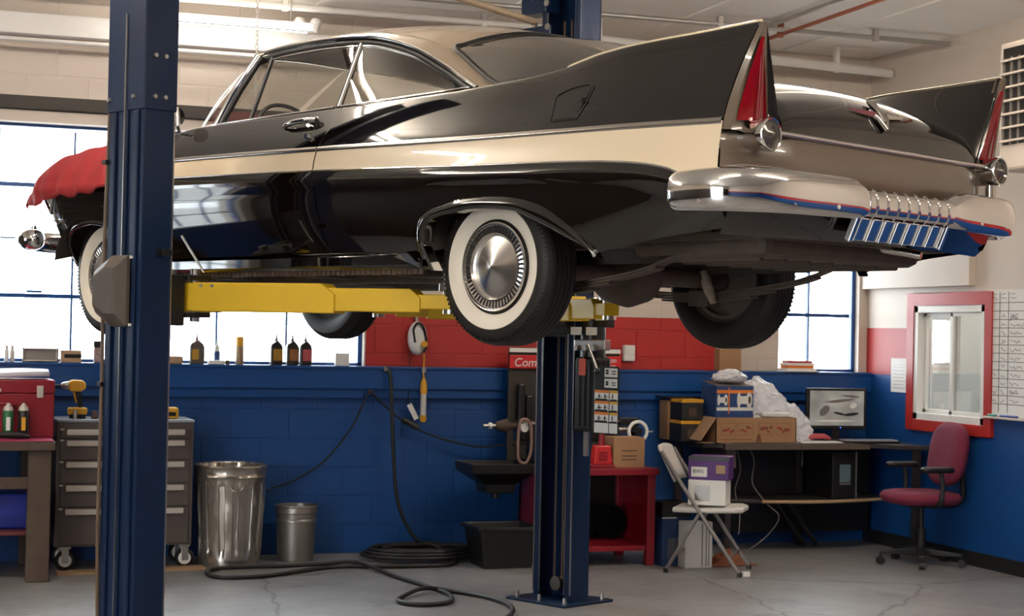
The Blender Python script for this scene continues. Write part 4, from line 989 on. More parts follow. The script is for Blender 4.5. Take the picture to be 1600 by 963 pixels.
MB().lathe([(0,0),(.02,0),(.02,.05),(.018,.065)],16).build('body', M_bluec, t, 40); MB().lathe([(.019,.06),(.016,.09),(.008,.10),(.006,.125),(0,.126)],16).build('cap', M_wht, t, 40)
on_ledge(bx(-.055,.055,-.04,.04,0,.028), 'plastic_tray', M_wht, 1.888, 'low white plastic tray under the small blue tube', 'tray', angle=0, bevel=.006)
on_ledge(MB().lathe([(0,0),(.014,0),(.016,.02),(.010,.03),(0,.03)],12), 'small_cap', M_rust, 1.965, 'tiny dark cap beside the slim spray can', 'cap', angle=40)
on_ledge(bx(-.075,.06,-.05,.05,0,.052), 'tan_block', M_card2, 1.60, 'tan block on the ledge against the near post', 'block', angle=0, bevel=.012)
on_ledge(bx(-.05,.05,-.02,.02,0,.09), 'pale_box', M_wht, 2.76, 'small white box at the right end of the window ledge', 'box', angle=0, bevel=.004)
for x, lb in ((.522,'pale dropper bottle, leftmost thing on the window ledge'),(.558,'tan dropper bottle, second from the left on the ledge')):
    t = thing('dropper_bottle', lb, 'bottle', (x,11.545,1.3085), group='bottles on the ledge'); MB().lathe([(0,0),(.014,0),(.015,.01),(.015,.07),(.008,.085)],14).build('body', M_clr if x > .54 else M_wht, t, 40); MB().lathe([(.009,.08),(.009,.10),(.003,.11),(.002,.12),(0,.12)],12).build('cap', M_galv2, t, 40)
t = thing('metal_tray', 'shallow metal tray leaning on the window ledge left of the post', 'tray', (.735,11.54,1.3085))
bx(-.11,.11,.01,.03,0,.088).build('pan', M_galv2, t, 0, .008)
q = MB()
for a in ((-.115,.115,-.01,.02,0,.014),(-.115,.115,-.01,.02,.078,.092),(-.115,-.098,-.01,.02,.0,.092),(.098,.115,-.01,.02,0,.092)): q.box(*a)
q.build('rim', M_galv, t, 0, .005)
t = thing('carton', 'small tan carton with a dark slot beside the metal tray', 'box', (.93,11.55,1.3085)); bx(-.065,.065,-.04,.04,0,.08).build('carton_body', M_card2, t, 0, .003); bx(-.045,.066,-.042,-.038,.03,.055).build('slot', M_blk, t, 0)
t = thing('spray_bottle', 'dark printed bottle on the ledge against the left side of the post', 'bottle', (1.105,11.545,1.3085)); bx(-.03,.03,-.025,.025,0,.10).build('body', mat('dark print', (.10,.07,.07), .4, var=.9, scale=50, col2=(.5,.35,.33)), t, 0, .008); bx(-.032,.032,-.022,.022,.10,.145).build('cap', M_blk, t, 0, .008)
on_ledge(bx(-.09,.09,-.06,.06,0,.165), 'cardboard_box', M_card, 5.735, 'plain cardboard box on the ledge behind the far rear wheel', 'box', y=11.56, angle=0, bevel=.003)
# papers and books on the right ledge
pp = [('paper_stack', M_paper, .30,.16,.006,0,0,'loose white papers under the books on the right ledge'),('book', M_paper,.26,.14,.020,.006,.05,'white book lowest of the pile on the right ledge'),('book', M_orange,.22,.13,.022,.026,-.04,'orange book in the pile on the right ledge'),('book', M_paper,.24,.13,.018,.048,.03,'thin white book between the orange and red ones'),('book', mat('red book', (.40,.05,.03), .5),.20,.12,.018,.066,-.06,'red book on top of the pile on the right ledge')]
for n, m, w, d, h, z, r, lb in pp: tag(bx(-w/2,w/2,-d/2,d/2,0,h).build(n, m, None, 0, .002, loc=(6.33,11.56,1.3085+z), rotz=r), lb, 'book' if n == 'book' else 'papers')
# ---- workbench, left edge
t = thing('workbench', 'wooden workbench with thick legs at the left edge', 'workbench', (.0, 10.6, 0))
bx(-1.0,.775,-.03,.92,.795,.85).build('bench_top', M_wood, t, 0, .006)
for x in (.62,-.9):
    for y in (0,.78): bx(x,x+.135,y,y+.10,0,.795).build('leg', M_wood, t, 0, .006)
bx(-.95,.70,.08,.80,.275,.295).build('shelf', mat('dark red shelf', (.13,.02,.02), .6), t, 0, .004)
bx(-.95,.75,.03,.07,.56,.63).build('rail', M_wood, t, 0, .005)
bx(-.95,.765,-.025,.45,.851,.856).build('bench_mat', mat('magenta red mat', (.36,.02,.09), .7), t, 0)
tag(bx(-.30,.30,-.2,.2,0,.22).build('storage_bin', mat('blue bin plastic', (.015,.03,.28), .35), None, 0, .015, loc=(.43,11.05,.2955)), 'blue plastic bin on the shelf under the workbench', 'bin')
t = thing('toolbox', 'red metal toolbox with brass latch on the workbench', 'toolbox', (.42, 11.0, .857))
bx(-.45,.36,-.15,.22,0,.27).build('box', M_redp, t, 0, .006); bx(-.452,.363,-.153,.223,.272,.355).build('lid', M_redp, t, 0, .008)
bx(.255,.295,-.162,-.15,.245,.32).build('latch', M_alu, t, 0, .004); MB().cyl((.03,-.165,.29),(.03,-.15,.29),.015,.013,14).build('lock', M_alu, t, 30)
MB().tube(spline([(-.10,-.155,.20),(-.10,-.19,.205),(.0,-.195,.21),(.12,-.19,.205),(.12,-.155,.20)],5), .009, 8).build('handle', M_redp, t, 50)
bx(.36,.372,-.02,.04,.12,.34).build('hinge_strap', M_rust, t, 0)
rows = [[(x, y, .012*sin(x*7+y*4)+.008*sin(y*19+x*3)+.03) for x in lin(-.36,.33,16)] for y in lin(-.15,.15,8)]
tag(MB().grid(rows).build('cloth_pad', mat('white rag', (.66,.62,.66), .8), None, 60, loc=(.42,11.02,1.214), solid=.03), 'white rag spread over the red toolbox lid', 'cloth')
t = thing('glove', 'dark padded glove lying on the white rag at the left edge', 'glove', (.36,11.0,1.262)); MB().tube([(-.14,0,.03),(0,0,.05),(.09,0,.03)],[.045,.05,.012],12).build('body', M_blk, t, 50); MB().tube([(-.1,-.03,.06),(.02,-.035,.075)],.007,6).build('cuff_piping', M_wht, t, 50)
def spray(x, y, m, lb, band):
    t = thing('spray_can', lb, 'spray can', (x,y,.857), group='spray cans on the workbench'); MB().lathe([(0,0),(.03,0),(.033,.006),(.033,.165),(.030,.17)],20).build('body', m, t, 40); MB().lathe([(.031,.165),(.027,.19),(.012,.205),(.010,.215),(0,.216)],18).build('dome', M_alu, t, 40)
    bx(-.012,.012,-.0345,-.032,.05,.13).build('label', band, t, 0)
spray(.505,10.78,M_green,'green spray can at the left edge of the workbench',M_label); spray(.595,10.78,M_oil,'black spray can on the red bench mat',M_yell)
tag(MB().tube([(-.2,0,.02),(-.1,.0,.025),(.02,0,.02),(.08,0,.012)],[.03,.02,.02,.010],10).build('heat_gun', M_blk, None, 50, loc=(.55,10.66,.86)), 'black handled tool lying on the workbench mat', 'tool')
M_disc = mat('brake disc with bench shade in colour', (.004,.0035,.003), .8, spec=.08)  # near-black colour and weak sheen stand in for the shade inside the bench
# ---- lathe bench behind the far post
t = thing('steel_bench', 'red steel bench carrying the brake lathe behind the far post', 'bench', (4.28,10.58,0))
bx(-.34,.47,-.02,.60,.615,.66).build('bench_top', M_redp, t, 0, .005)
for x in (-.33,.39):
    for y in (0,.53): bx(x,x+.06,y,y+.05,0,.615).build('leg', M_redp, t, 0, .004)
bx(-.32,.44,.02,.56,.10,.135).build('shelf', M_redp, t, 0, .004); bx(-.33,-.315,.02,.57,.1,.61).build('side_panel', M_redp, t, 0); bx(.435,.45,.02,.57,.1,.61).build('side_panel', M_redp, t, 0); bx(-.32,.44,.57,.58,.10,.61).build('back_panel', M_blk, t, 0)
for k, (x, r, lb) in enumerate(((-.18,.11,'leftmost'),(.06,.14,'middle'),(.29,.12,'rightmost'))):
    o = MB().lathe([(.04,-.03),(r*.6,-.03),(r*.62,-.01),(r,-.01),(r,.02),(r*.5,.02),(.04,.03)], 28, Matrix.Translation((0,0,r)) @ Matrix.Rotation(pi/2,4,'X')).build('brake_disc', M_disc, None, 40, loc=(4.28+x,10.95+.03*k,.1355)); tag(o, 'dark brake disc standing on the red bench shelf, ' + lb, 'brake disc', 'discs on the bench shelf')
t = thing('brake_lathe', 'dark brake lathe with belt loop and handwheel on the red bench', 'lathe', (4.28,10.98,.66))
bx(-.30,.28,-.10,.14,0,.10).build('bed', M_blk, t, 0, .01); bx(-.42,.32,-.07,.10,.16,.30).build('headstock', M_blk, t, 0, .02); bx(-.30,-.05,.02,.14,.05,.2).build('column', M_blk, t, 0, .01)
q = MB().tube([(-.42,0,.265),(-.50,0,.265)],.022,14); q.tube([(-.49,0,.265),(-.57,0,.265)],[.05,.028],14); q.build('arbor', M_rust, t, 30)
MB().tube([(-.56,0,.265),(-.66,0,.265)],.013,12).build('arbor_shaft', M_steel, t, 30)
MB().cyl((-.62,0,.265),(-.60,0,.265),.022,.022,12).build('collar', M_label, t, 30)
MB().cyl((-.395,-.10,.255),(-.395,-.06,.255),.028,.028,18).build('dial', M_label, t, 30)
MB().tube(spline([(-.44,-.12,.28),(-.40,-.12,.315),(-.36,-.12,.27),(-.355,-.12,.12),(-.38,-.12,.03),(-.42,-.12,.02),(-.45,-.12,.08)],6,closed=True),.011,8,closed=True).build('drive_belt', mat('worn belt', (.22,.13,.10), .7), t, 60)
MB().tube([(.28,-.03,.24),(.46,-.03,.24)],.025,14).build('feed_shaft', M_steel, t, 30); MB().tube([(.30,-.03,.30),(.42,-.03,.30)],.010,10).build('guide_rod', M_steel, t, 30)
M_ = Matrix.Translation((.445,-.09,.23)) @ Matrix.Rotation(pi/2,4,'X')
q = MB().tube([M_ @ Vector((.068*cos(a),.068*sin(a),0)) for a in lin(0,2*pi,33)[:-1]],.013,8,closed=True); hw = q.build('handwheel', M_label, t, 50)
MB().cyl(M_ @ Vector((0,0,-.06)), M_ @ Vector((0,0,.015)),.045,.03,16).build('wheel_hub', M_blk, hw, 30); MB().cyl(M_ @ Vector((.072,0,0)), M_ @ Vector((.115,0,0)),.006,.006,8).build('wheel_handle', M_steel, hw, 30)
bx(.33,.47,-.05,.03,.27,.325).build('tool_post', M_blk, t, 0, .006)
# drip tray
t = thing('drip_tray', 'black funnel-shaped drip tray sticking out left of the red bench', 'tray', (3.71,11.0,.47))
MB().loft([[(-.08,-.08,0),(.12,-.08,0),(.12,.12,0),(-.08,.12,0)],[(-.09,-.09,.06),(.13,-.09,.06),(.13,.13,.06),(-.09,.13,.06)],[(-.21,-.18,.14),(.22,-.18,.14),(.22,.20,.14),(-.21,.20,.14)],[(-.22,-.19,.205),(.23,-.19,.205),(.23,.21,.205),(-.22,.21,.205)],[(-.20,-.17,.205),(.21,-.17,.205),(.21,.19,.205),(-.20,.19,.205)],[(-.19,-.16,.15),(.20,-.16,.15),(.20,.18,.15),(-.19,.18,.15)]]).build('pan', M_blk, t, 0, .004)
MB().cyl((.02,.02,-.04),(.02,.02,.01),.03,.03,12).build('drain', M_blk, t, 30)
t = thing('storage_tub', 'black plastic tub on the floor left of the far post', 'tub', (3.69,10.76,0))
MB().loft([[(-.16,-.13,0),(.17,-.13,0),(.17,.16,0),(-.16,.16,0)],[(-.20,-.16,.25),(.21,-.16,.25),(.21,.2,.25),(-.20,.2,.25)],[(-.22,-.18,.25),(.23,-.18,.25),(.23,.22,.25),(-.22,.22,.25)],[(-.22,-.18,.275),(.23,-.18,.275),(.23,.22,.275),(-.22,.22,.275)],[(-.19,-.15,.275),(.20,-.15,.275),(.20,.19,.275),(-.19,.19,.275)],[(-.15,-.12,.03),(.16,-.12,.03),(.16,.15,.03),(-.15,.15,.03)]]).build('shell', M_blk, t, 0, .004)
t = thing('bottle_jack', 'red bottle jack standing on the red bench', 'jack', (4.375,10.70,.66))
bx(-.09,.09,-.05,.05,0,.02).build('base', M_redp, t, 0, .004); MB().loft([[(-.07,-.05,.02),(.07,-.05,.02),(.07,.05,.02),(-.07,.05,.02)],[(-.055,-.04,.15),(.055,-.04,.15),(.055,.04,.15),(-.055,.04,.15)]]).build('body', mat('jack red', (.55,.02,.02), .35), t, 0, .01); MB().cyl((0,0,.15),(0,0,.225),.025,.02,14).build('ram', M_redp, t, 30)
for z in (.05,.075,.10): bx(-.035,.025,-.058,-.047,z,z+.008).build('rib', M_redp, t, 0)
t = thing('cardboard_box', 'plain cardboard box on the red bench beside the red jack', 'box', (4.565,10.72,.66)); bx(-.12,.11,-.07,.11,0,.205).build('carton', M_card, t, 0, .003)
q = MB()
for z in (.05,.075,.11): q.box(-.06,.05,-.0715,-.070,z,z+.008)
tag(q.build('print', M_rust, t, 0), kind='stuff')
# tool board behind the lathe with the red sign
t = thing('tool_board', 'dark machine back board with a red lettered sign behind the far post', 'tool board', (4.36,11.40,0))
bx(-.42,.43,0,.02,.66,1.46).build('board', mat('dark board', (.030,.022,.017), .6), t, 0, .003)
sg = bx(-.42,.43,-.03,0,1.31,1.405).build('sign', mat('red sign', (.55,.015,.015), .4), t, 0, .003); bx(-.42,.43,-.02,0,1.425,1.455).build('sign_header', M_label, t, 0)
text('Com', .085, M_label, sg, (-.395,-.032,1.325), RX, shear=.2)
text('on', .05, M_label, sg, (.34,-.032,1.36), RX, shear=.2); text('er', .05, M_label, sg, (.34,-.032,1.318), RX, shear=.2)
bx(.30,.40,-.03,-.005,.70,1.28).build('rail', mat('tan rail', (.16,.11,.075), .6), t, 0)
for x, h in ((-.36,.5),(-.2,.42),(-.3,.30)): bx(x,x+.05,-.06,0,1.0-h*.3,1.0+h*.4).build('hanging_tool', M_blk, t, 0, .01)
bx(-.14,-.05,-.02,-.005,.98,1.2).build('notice', mat('dull notice', (.25,.22,.19), .6), t, 0)
t = thing('thermostat_box', 'white wall box on the red band right of the far post', 'switch box', (4.935,YB,1.37)); bx(-.045,.045,-.045,0,0,.118).build('case', M_wht, t, 0, .008); bx(-.03,.03,-.05,-.045,.05,.10).build('dial_plate', M_label, t, 0, .003)

# ================================================================= desk corner
t = thing('corner_desk', 'dark desk along the blue wall below the right window', 'desk', (0,0,0))
M_desk = mat('dark laminate', (.030,.024,.022), .35, var=.2); M_dedge = mat('desk edge band', (.10,.075,.06), .4)
q = MB().prism([(5.20,11.52),(5.30,11.05),(5.42,10.97),(6.60,10.93),(6.75,10.72),(6.94,10.66),(6.94,11.52)], .765,.80, lambda u,v,h:(u,v,h)); q.build('desk_top', M_desk, t, 0, .006)
bx(5.42,6.60,10.925,10.965,.755,.803).build('front_edge', M_dedge, t, 0, .004)
for x, y in ((5.50,11.05),(5.30,11.46),(6.86,10.72),(6.30,11.46)): bx(x-.025,x+.025,y-.025,y+.025,0,.765).build('leg', M_desk, t, 0, .004)
bx(5.46,5.54,10.99,11.4,.62,.765).build('end_panel', M_dedge, t, 0, .004)
q = MB().prism([(5.50,11.50)] + [(5.50+1.35*u, 11.08-.16*sin(pi*u)) for u in lin(0,1,14)] + [(6.85,11.50)], .365,.39, lambda u,v,h:(u,v,h)); sh = q.build('lower_shelf', M_desk, t, 0, .003)
MB().tube([(5.75+1.05*u, 11.08-.16*sin(pi*(.185+.78*u))-.003, .378) for u in lin(0,1,14)],.012,6).build('shelf_edge', mat('pale wood edge', (.42,.27,.15), .5), sh, 50)
for a in ((6.02,6.32),(6.12,6.42)): MB().tube([(a[0],11.3,.36),(a[1],11.38,.01)],.018,8).build('brace', M_desk, t, 40)
bx(5.52,6.90,11.44,11.455,.10,.765).build('shade_panel', M_blk, t, 0)  # black sheet standing in for the deep shade under the desk
t = thing('computer_tower', 'black computer tower standing on the shelf under the desk', 'computer', (6.43,11.16,.3905))
bx(-.10,.10,-.16,.24,0,.34).build('case', M_blk, t, 0, .006); bx(-.04,.05,-.164,-.16,.12,.25).build('front_panel', mat('blue-grey panel', (.10,.15,.17), .3), t, 0); bx(-.04,.05,-.166,-.163,.10,.115).build('drive_slot', M_galv2, t, 0); bx(.092,.102,-.165,-.15,0,.34).build('side_trim', M_galv2, t, 0)
t = thing('monitor', 'black flat monitor showing a grey picture on the desk', 'monitor', (6.485,11.22,.80), -.12)
mf = bx(-.24,.24,0,.04,.085,.395).build('bezel', M_blk, t, 0, .008)
M_scr = mat('grey desktop picture', (.42,.42,.38), .2, var=.9, scale=5, col2=(.02,.02,.02), emit=.5, detail=1.5)
sc = bx(-.215,.215,-.004,.001,.115,.375).build('screen', M_scr, mf, 0)
for x, z, a, b, r, mm in ((.02,.205,.05,.009,-.2,M_ink),(.115,.20,.06,.012,.12,M_ink),(-.10,.225,.05,.028,.8,M_galv2),(.02,.30,.12,.012,.1,M_galv2),(.11,.335,.07,.010,-.1,M_galv2),(-.02,.15,.17,.008,0,M_label),(.13,.265,.03,.02,.3,M_label)):
    MB().prism([(x+a*cos(t_)*cos(r)-b*sin(t_)*sin(r), z+a*cos(t_)*sin(r)+b*sin(t_)*cos(r)) for t_ in lin(0,2*pi,15)[:-1]], -.0052,-.0042, lambda u,v,h:(u,h,v)).build('screen_shape', mm, mf, 0)
bx(-.03,.03,.01,.04,.01,.12).build('stand', M_blk, t, 0, .004); bx(-.11,.11,-.06,.10,0,.014).build('stand_foot', M_blk, t, 0, .004)
MB().cyl((.03,-.003,.10),(.03,.002,.10),.004,.004,8).build('power_light', mat('blue led', (.05,.15,1.0), .3, emit=4), mf, 0)
t = thing('keyboard', 'dark keyboard lying on the desk in front of the monitor', 'keyboard', (6.62,10.98,.80), -.10)
bx(-.22,.22,-.07,.08,0,.018).build('base', M_blk, t, 0, .005)
km = bx(-.0085,.0085,-.0085,.0085,0,.008).mesh('key',0); km.materials.append(mat('grey keys', (.34,.36,.42), .4))
for r in range(5):
    for c in range(19):
        o = bpy.data.objects.new('key', km); COL.objects.link(o); o.parent = t; o.location = (-.198+c*.022, -.048+r*.024, .018)
for i,(x,y,r,lb) in enumerate(((6.16,11.05,.2,'white sheet nearest the cardboard box on the desk'),(6.30,11.07,-.25,'white sheet under the red stapler on the desk'))): tag(bx(-.11,.11,-.09,.09,0,.004+.003*i).build('paper_sheet', M_paper, None, 0, loc=(x,y,.8005), rotz=r), lb, 'paper', 'papers on the desk')
tag(MB().tube([(-.09,0,.015),(-.03,0,.03),(.04,0,.03),(.09,0,.012)],[.012,.022,.02,.010],10).build('stapler', mat('dull pink', (.42,.06,.08), .5), None, 50, loc=(6.28,11.12,.812), rotz=-.2), 'pinkish red stapler on the papers beside the monitor', 'stapler')
tag(MB().tube(spline([(0,.03,.01),(-.005,-.005,.012),(0,-.03,-.01),(.004,-.03,-.09),(0,-.03,-.16)],5),[.003]*17+[.006,.006,.007,.007],6).build('hanging_cord', M_cable, None, 40, loc=(6.02,10.93,.80)), 'thin cord hanging over the front edge of the desk', 'cord')
# open cardboard box with printed panels
t = thing('open_carton', 'open cardboard box with printed pictures on the desk edge', 'box', (5.655,11.0,.8005), .0)
q = MB()
for a in ((-.29,.355,-.03,-.024,0,.185),(-.29,.355,.30,.306,0,.185),(-.29,-.284,-.03,.306,0,.185),(.349,.355,-.03,.306,0,.185),(-.29,.355,-.03,.306,0,.006)): q.box(*a)
q.build('carton', M_card, t, 0)
MB().add([(-.29,-.03,.185),(-.29,.30,.185),(-.40,.28,.02),(-.42,-.05,.02)],[(0,1,2,3)]).build('flap', M_card2, t, 0, solid=.005)
M_pr = mat('brown print', (.17,.06,.03), .7); M_prr = mat('red print', (.34,.04,.03), .7)
for k, x in enumerate((-.25,-.115,.05,.19)):
    fm = MB()
    for a in ((x,x+.12,.060,.062),(x,x+.12,.143,.145),(x,x+.002,.06,.145),(x+.118,x+.12,.06,.145)): fm.box(a[0],a[1],-.0315,-.03,a[2],a[3])
    fm.build('print_frame', M_pr, t, 0)
    r_ = random.Random(k+3)
    for b_ in range(5):
        cx_, cz_ = x+.025+b_*.018, .10+r_.uniform(-.016,.018); ra = r_.uniform(.007,.013)
        MB().prism([(cx_+ra*1.3*cos(a), cz_+ra*sin(a)*(1+.3*sin(3*a))) for a in lin(0,2*pi,9)[:-1]], -.0315,-.030, lambda u,v,h:(u,h,v)).build('print_figure', M_prr if (b_+k) % 2 else M_pr, t, 0)
bx(-.25,.0,-.0315,-.03,.025,.03).build('print_line', M_pr, t, 0); MB().prism([(.03,.01),(.075,.01),(.065,.055),(.052,.07),(.038,.055)],-.0315,-.030,lambda u,v,h:(u,h,v)).build('print_mark', M_pr, t, 0)
def carton(name, label, x, y, z, w, d, h, m, rz=0, cat='box', group=None):
    t = thing(name, label, cat, (x,y,z), rz, group); bx(-w/2,w/2,-d/2,d/2,0,h).build('carton', m, t, 0, .004); return t
t = carton('printed_carton', 'blue carton with cable reel picture inside the open cardboard box', 5.545,11.16,.808,.31,.22,.40,M_bluec,.06)
for z in (.235,.36): bx(-.15,.15,-.1125,-.11,z-.012,z+.012).build('white_panel', M_label if z < .3 else M_orange, t, 0)
for x, k in ((-.105,.65),(.075,.95)):
    for dx, w in ((-.045,.016),(.045,.026)):
        MB().prism([(x+k*(dx+w*cos(a)), .30+k*.062*sin(a)) for a in lin(0,2*pi,17)[:-1]], -.1125,-.11, lambda u,v,h:(u,h,v)).build('reel_picture', M_label, t, 0)
    bx(x-k*.04,x+k*.035,-.1122,-.11,.30-k*.03,.30+k*.03).build('reel_barrel', M_label, t, 0)
    MB().prism([(x+k*(.048+.012*cos(a)), .30+k*.03*sin(a)) for a in lin(0,2*pi,13)[:-1]], -.1132,-.1125, lambda u,v,h:(u,h,v)).build('reel_hub', M_rust, t, 0)
bx(-.055,-.045,-.113,-.11,.20,.39).build('edge_line', M_orange, t, 0); MB().add([(-.155,-.11,.402),(.155,-.11,.402),(.15,.10,.425),(-.155,.10,.43)],[(0,1,2,3)]).build('top_flap', M_galv2, t, 0, solid=.004)
for k, z, lb in ((0,.8005,'black and yellow carton, lower of two beside the blue carton'),(1,.955,'black and yellow carton, upper of two beside the blue carton')):
    t = carton('battery_carton', lb, 5.265+.004*k,11.26,z,.17,.2,.15,mat('black carton',(.014,.013,.013),.45),.0,group='black and yellow cartons'); bx(-.086,.086,-.1015,.1,.128,.151).build('yellow_band', M_yell, t, 0); bx(-.03,.03,-.102,-.1,.03,.09).build('picture', M_rust, t, 0)
carton('plain_carton', 'plain brown carton at the left end of the desk', 5.235,11.45,.8005,.13,.15,.29,M_card)
tag(bx(-.22,.22,-.10,.10,0,.012).build('flat_board', M_blk, None, 0, .003, loc=(5.36,11.44,1.106), rotz=.05), 'flat black board resting on the cartons against the wall', 'board')
tag(bx(-.12,.12,-.04,.05,0,.004).build('card_flap', M_card2, None, 0, loc=(5.37,11.02,.801), rotz=-.3), 'loose cardboard flap jutting from the left desk end', 'cardboard')
# plastic bags: crumpled translucent lumps
def bag(name, label, loc, sx, sy, sz, seed, lean=0):
    bm = bmesh.new(); bmesh.ops.create_icosphere(bm, subdivisions=5, radius=1); r = random.Random(seed)
    ph = [(Vector((r.uniform(-1,1),r.uniform(-1,1),r.uniform(-1,1))).normalized()*r.uniform(3,8), r.uniform(0,6), .075) for _ in range(7)] + [(Vector((r.uniform(-1,1),r.uniform(-1,1),r.uniform(-1,1))).normalized()*r.uniform(11,22), r.uniform(0,6), .022) for _ in range(10)]
    for v in bm.verts:
        d = .72 + sum(w*abs(sin(v.co.dot(a)+b+.8*sin(v.co.z*4+b))) for a, b, w in ph); v.co *= d
        z = max(-.9, v.co.z); v.co = Vector((v.co.x*sx*(1-.28*z) + lean*sx*(.5-z), v.co.y*sy, z*sz + sz*.9))
    me = bpy.data.meshes.new(name); bm.to_mesh(me); bm.free(); [setattr(p,'use_smooth',True) for p in me.polygons]; me.set_sharp_from_angle(angle=radians(22))
    o = bpy.data.objects.new(name, me); COL.objects.link(o); o.location = loc; o.data.materials.append(M_bag); return tag(o, label, 'plastic bag', 'plastic bags on the desk')
M_bag = mat('milky plastic film', (.95,.95,1.0), .14, coat=.6, var=.2, scale=14, trans=.12)
bag('plastic_bag', 'large crumpled clear plastic bag piled behind the open box', (5.86,11.28,.805), .22,.12,.215, 4, .18)
bag('plastic_bag', 'small clear plastic bag slumped between the open box and monitor', (6.10,11.20,.803), .11,.08,.13, 9, .25)
bag('plastic_bag', 'little knotted plastic bag lying on top of the blue carton', (5.56,11.16,1.236), .11,.07,.045, 13)
tag(bx(-.11,.11,-.06,.06,0,.035).build('white_packet', M_wht, None, 0, .012, loc=(5.87,11.08,.985)), 'white packet resting on the open cardboard box', 'packet'); tag(bx(-.04,.04,-.04,.04,0,.19).build('white_roll', M_label, None, 0, .02, loc=(5.745,11.10,.807)), 'white paper roll standing in the open box by the blue carton', 'roll')
for i, P_ in enumerate(([(5.62,11.15,.77),(5.64,11.12,.6),(5.60,11.12,.45),(5.63,11.1,.3),(5.60,11.05,.14)],[(5.70,11.12,.77),(5.74,11.1,.66),(5.72,11.08,.5),(5.80,11.0,.36),(5.87,10.95,.27),(5.76,10.92,.14),(5.62,10.95,.03)])):
    q = MB().tube(spline(P_,6),.0045,6); q.v = [(a-P_[0][0],b-P_[0][1],c) for a,b,c in q.v]; tag(q.build('grey_cord', M_galv2, None, 40, loc=(P_[0][0],P_[0][1],0)), ('short grey cord hanging under the desk beside the chair','long looping grey cord under the desk')[i], 'cord')
# ---- folding chair with boxes
t = thing('folding_chair', 'white plastic folding chair loaded with cartons by the desk', 'chair', (4.99,10.26,0), -.62)
M_tub = mat('grey leg tube', (.22,.20,.19), .4, metal=.3); M_seat = mat('white chair plastic', (.70,.66,.60), .4)
# chair faces right (+x); legs cross
for y in (-.21,.21):
    MB().tube([(.23,y,.015),(-.06,y,.44),(-.21,y,.66),(-.30,y,.80)],.0135,10).build('leg', M_tub, t, 40)
    MB().tube([(-.26,y*.92,.015),(-.04,y*.92,.40)],.0125,10).build('leg', M_tub, t, 40)
    for x, yy in ((.23,y),(-.26,y*.92)): MB().cyl((x,yy,0),(x,yy,.03),.017,.017,10).build('foot_cap', M_blk, t, 30)
MB().tube([(.16,-.21,.12),(.16,.21,.12)],.009,8).build('crossbar', M_tub, t, 40); MB().tube([(-.19,-.19,.13),(-.19,.19,.13)],.009,8).build('crossbar', M_tub, t, 40)
q = MB().loft([[(-.23,-.17,.395),(.0,-.19,.40),(.19,-.19,.41),(.235,-.12,.405),(.235,.12,.405),(.19,.19,.41),(0,.19,.40),(-.23,.17,.395)],[(-.23,-.17,.43),(.0,-.19,.425),(.19,-.19,.445),(.235,-.12,.44),(.235,.12,.44),(.19,.19,.445),(0,.19,.425),(-.23,.17,.43)]]); q.build('seat', M_seat, t, 0, .012)
rows = [[(-.205-.11*v - .03*(1-(2*u-1)**2), -.20+.40*u, .60+.235*v - .02*abs(2*u-1)**3*v) for u in lin(0,1,11)] for v in lin(0,1,8)]
MB().grid(rows).build('backrest', M_seat, t, 60, solid=.018)
t = carton('white_carton', 'white carton with a small label on the folding chair seat', 4.98,10.265,.446,.25,.21,.165,M_label,-.62); bx(-.08,.02,-.107,-.105,.03,.13).build('label', M_galv2, t, 0)
t = carton('purple_carton', 'purple carton stacked on the white one on the chair', 4.99,10.265,.612,.27,.20,.155,M_purp,-.62); bx(-.135,.135,-.102,-.1,.128,.156).build('black_band', M_blk, t, 0); bx(-.115,-.01,-.1025,-.1,.02,.085).build('label', M_label, t, 0); bx(.05,.11,-.1025,-.1,.045,.10).build('picture', M_card2, t, 0); text('BWS', .035, M_ink, t, (-.105,-.1035,.045), RX)
t = carton('white_carton', 'white and brown striped carton on the floor under the folding chair', 4.975,10.46,0,.20,.12,.31,M_label)
for x in (.02,.05,.07): bx(x,x+.008,-.0615,-.06,.01,.30).build('stripe', M_galv2, t, 0)
t = carton('blue_carton', 'tall blue carton on the floor between the red bench and chair', 4.865,10.64,0,.21,.22,.43,M_bluec); bx(-.106,.106,-.1115,.111,.33,.431).build('dark_top', M_blk, t, 0, .002); bx(-.105,.0,-.1125,-.11,.322,.332).build('white_line', M_label, t, 0)
for k in range(6): bx(-.06+k*.014,-.053+k*.014,-.1125,-.11,.05+.012*(k%3),.19).build('print_line', M_galv2, t, 0)
bx(.02,.10,-.1125,-.11,.12,.30).build('picture', mat('picture print', (.12,.10,.10),.5,var=.8,scale=30,col2=(.02,.12,.14)), t, 0)
rows = [[(.17*(2*u-1)*(1+.2*sin(9*v)), .09*(2*v-1)*(1+.2*sin(7*u)), max(.004, .055*(1-(2*u-1)**2)*(1-(2*v-1)**2)*(1.2+.5*sin(u*17+v*9)+.4*sin(v*21-u*5)))) for u in lin(0,1,25)] for v in lin(0,1,19)]
tag(MB().grid(rows).build('rag', mat('rust orange rag', (.25,.075,.03), .85, var=.4, scale=20), None, 50, loc=(5.24,10.52,0), solid=.003), 'crumpled rust orange rag on the floor behind the folding chair', 'rag')
tag(bx(-.025,.025,-.012,.012,0,.03).build('paper_scrap', M_paper, None, 0, loc=(5.115,9.98,0)), 'tiny white scrap on the floor at the folding chair foot', 'scrap')
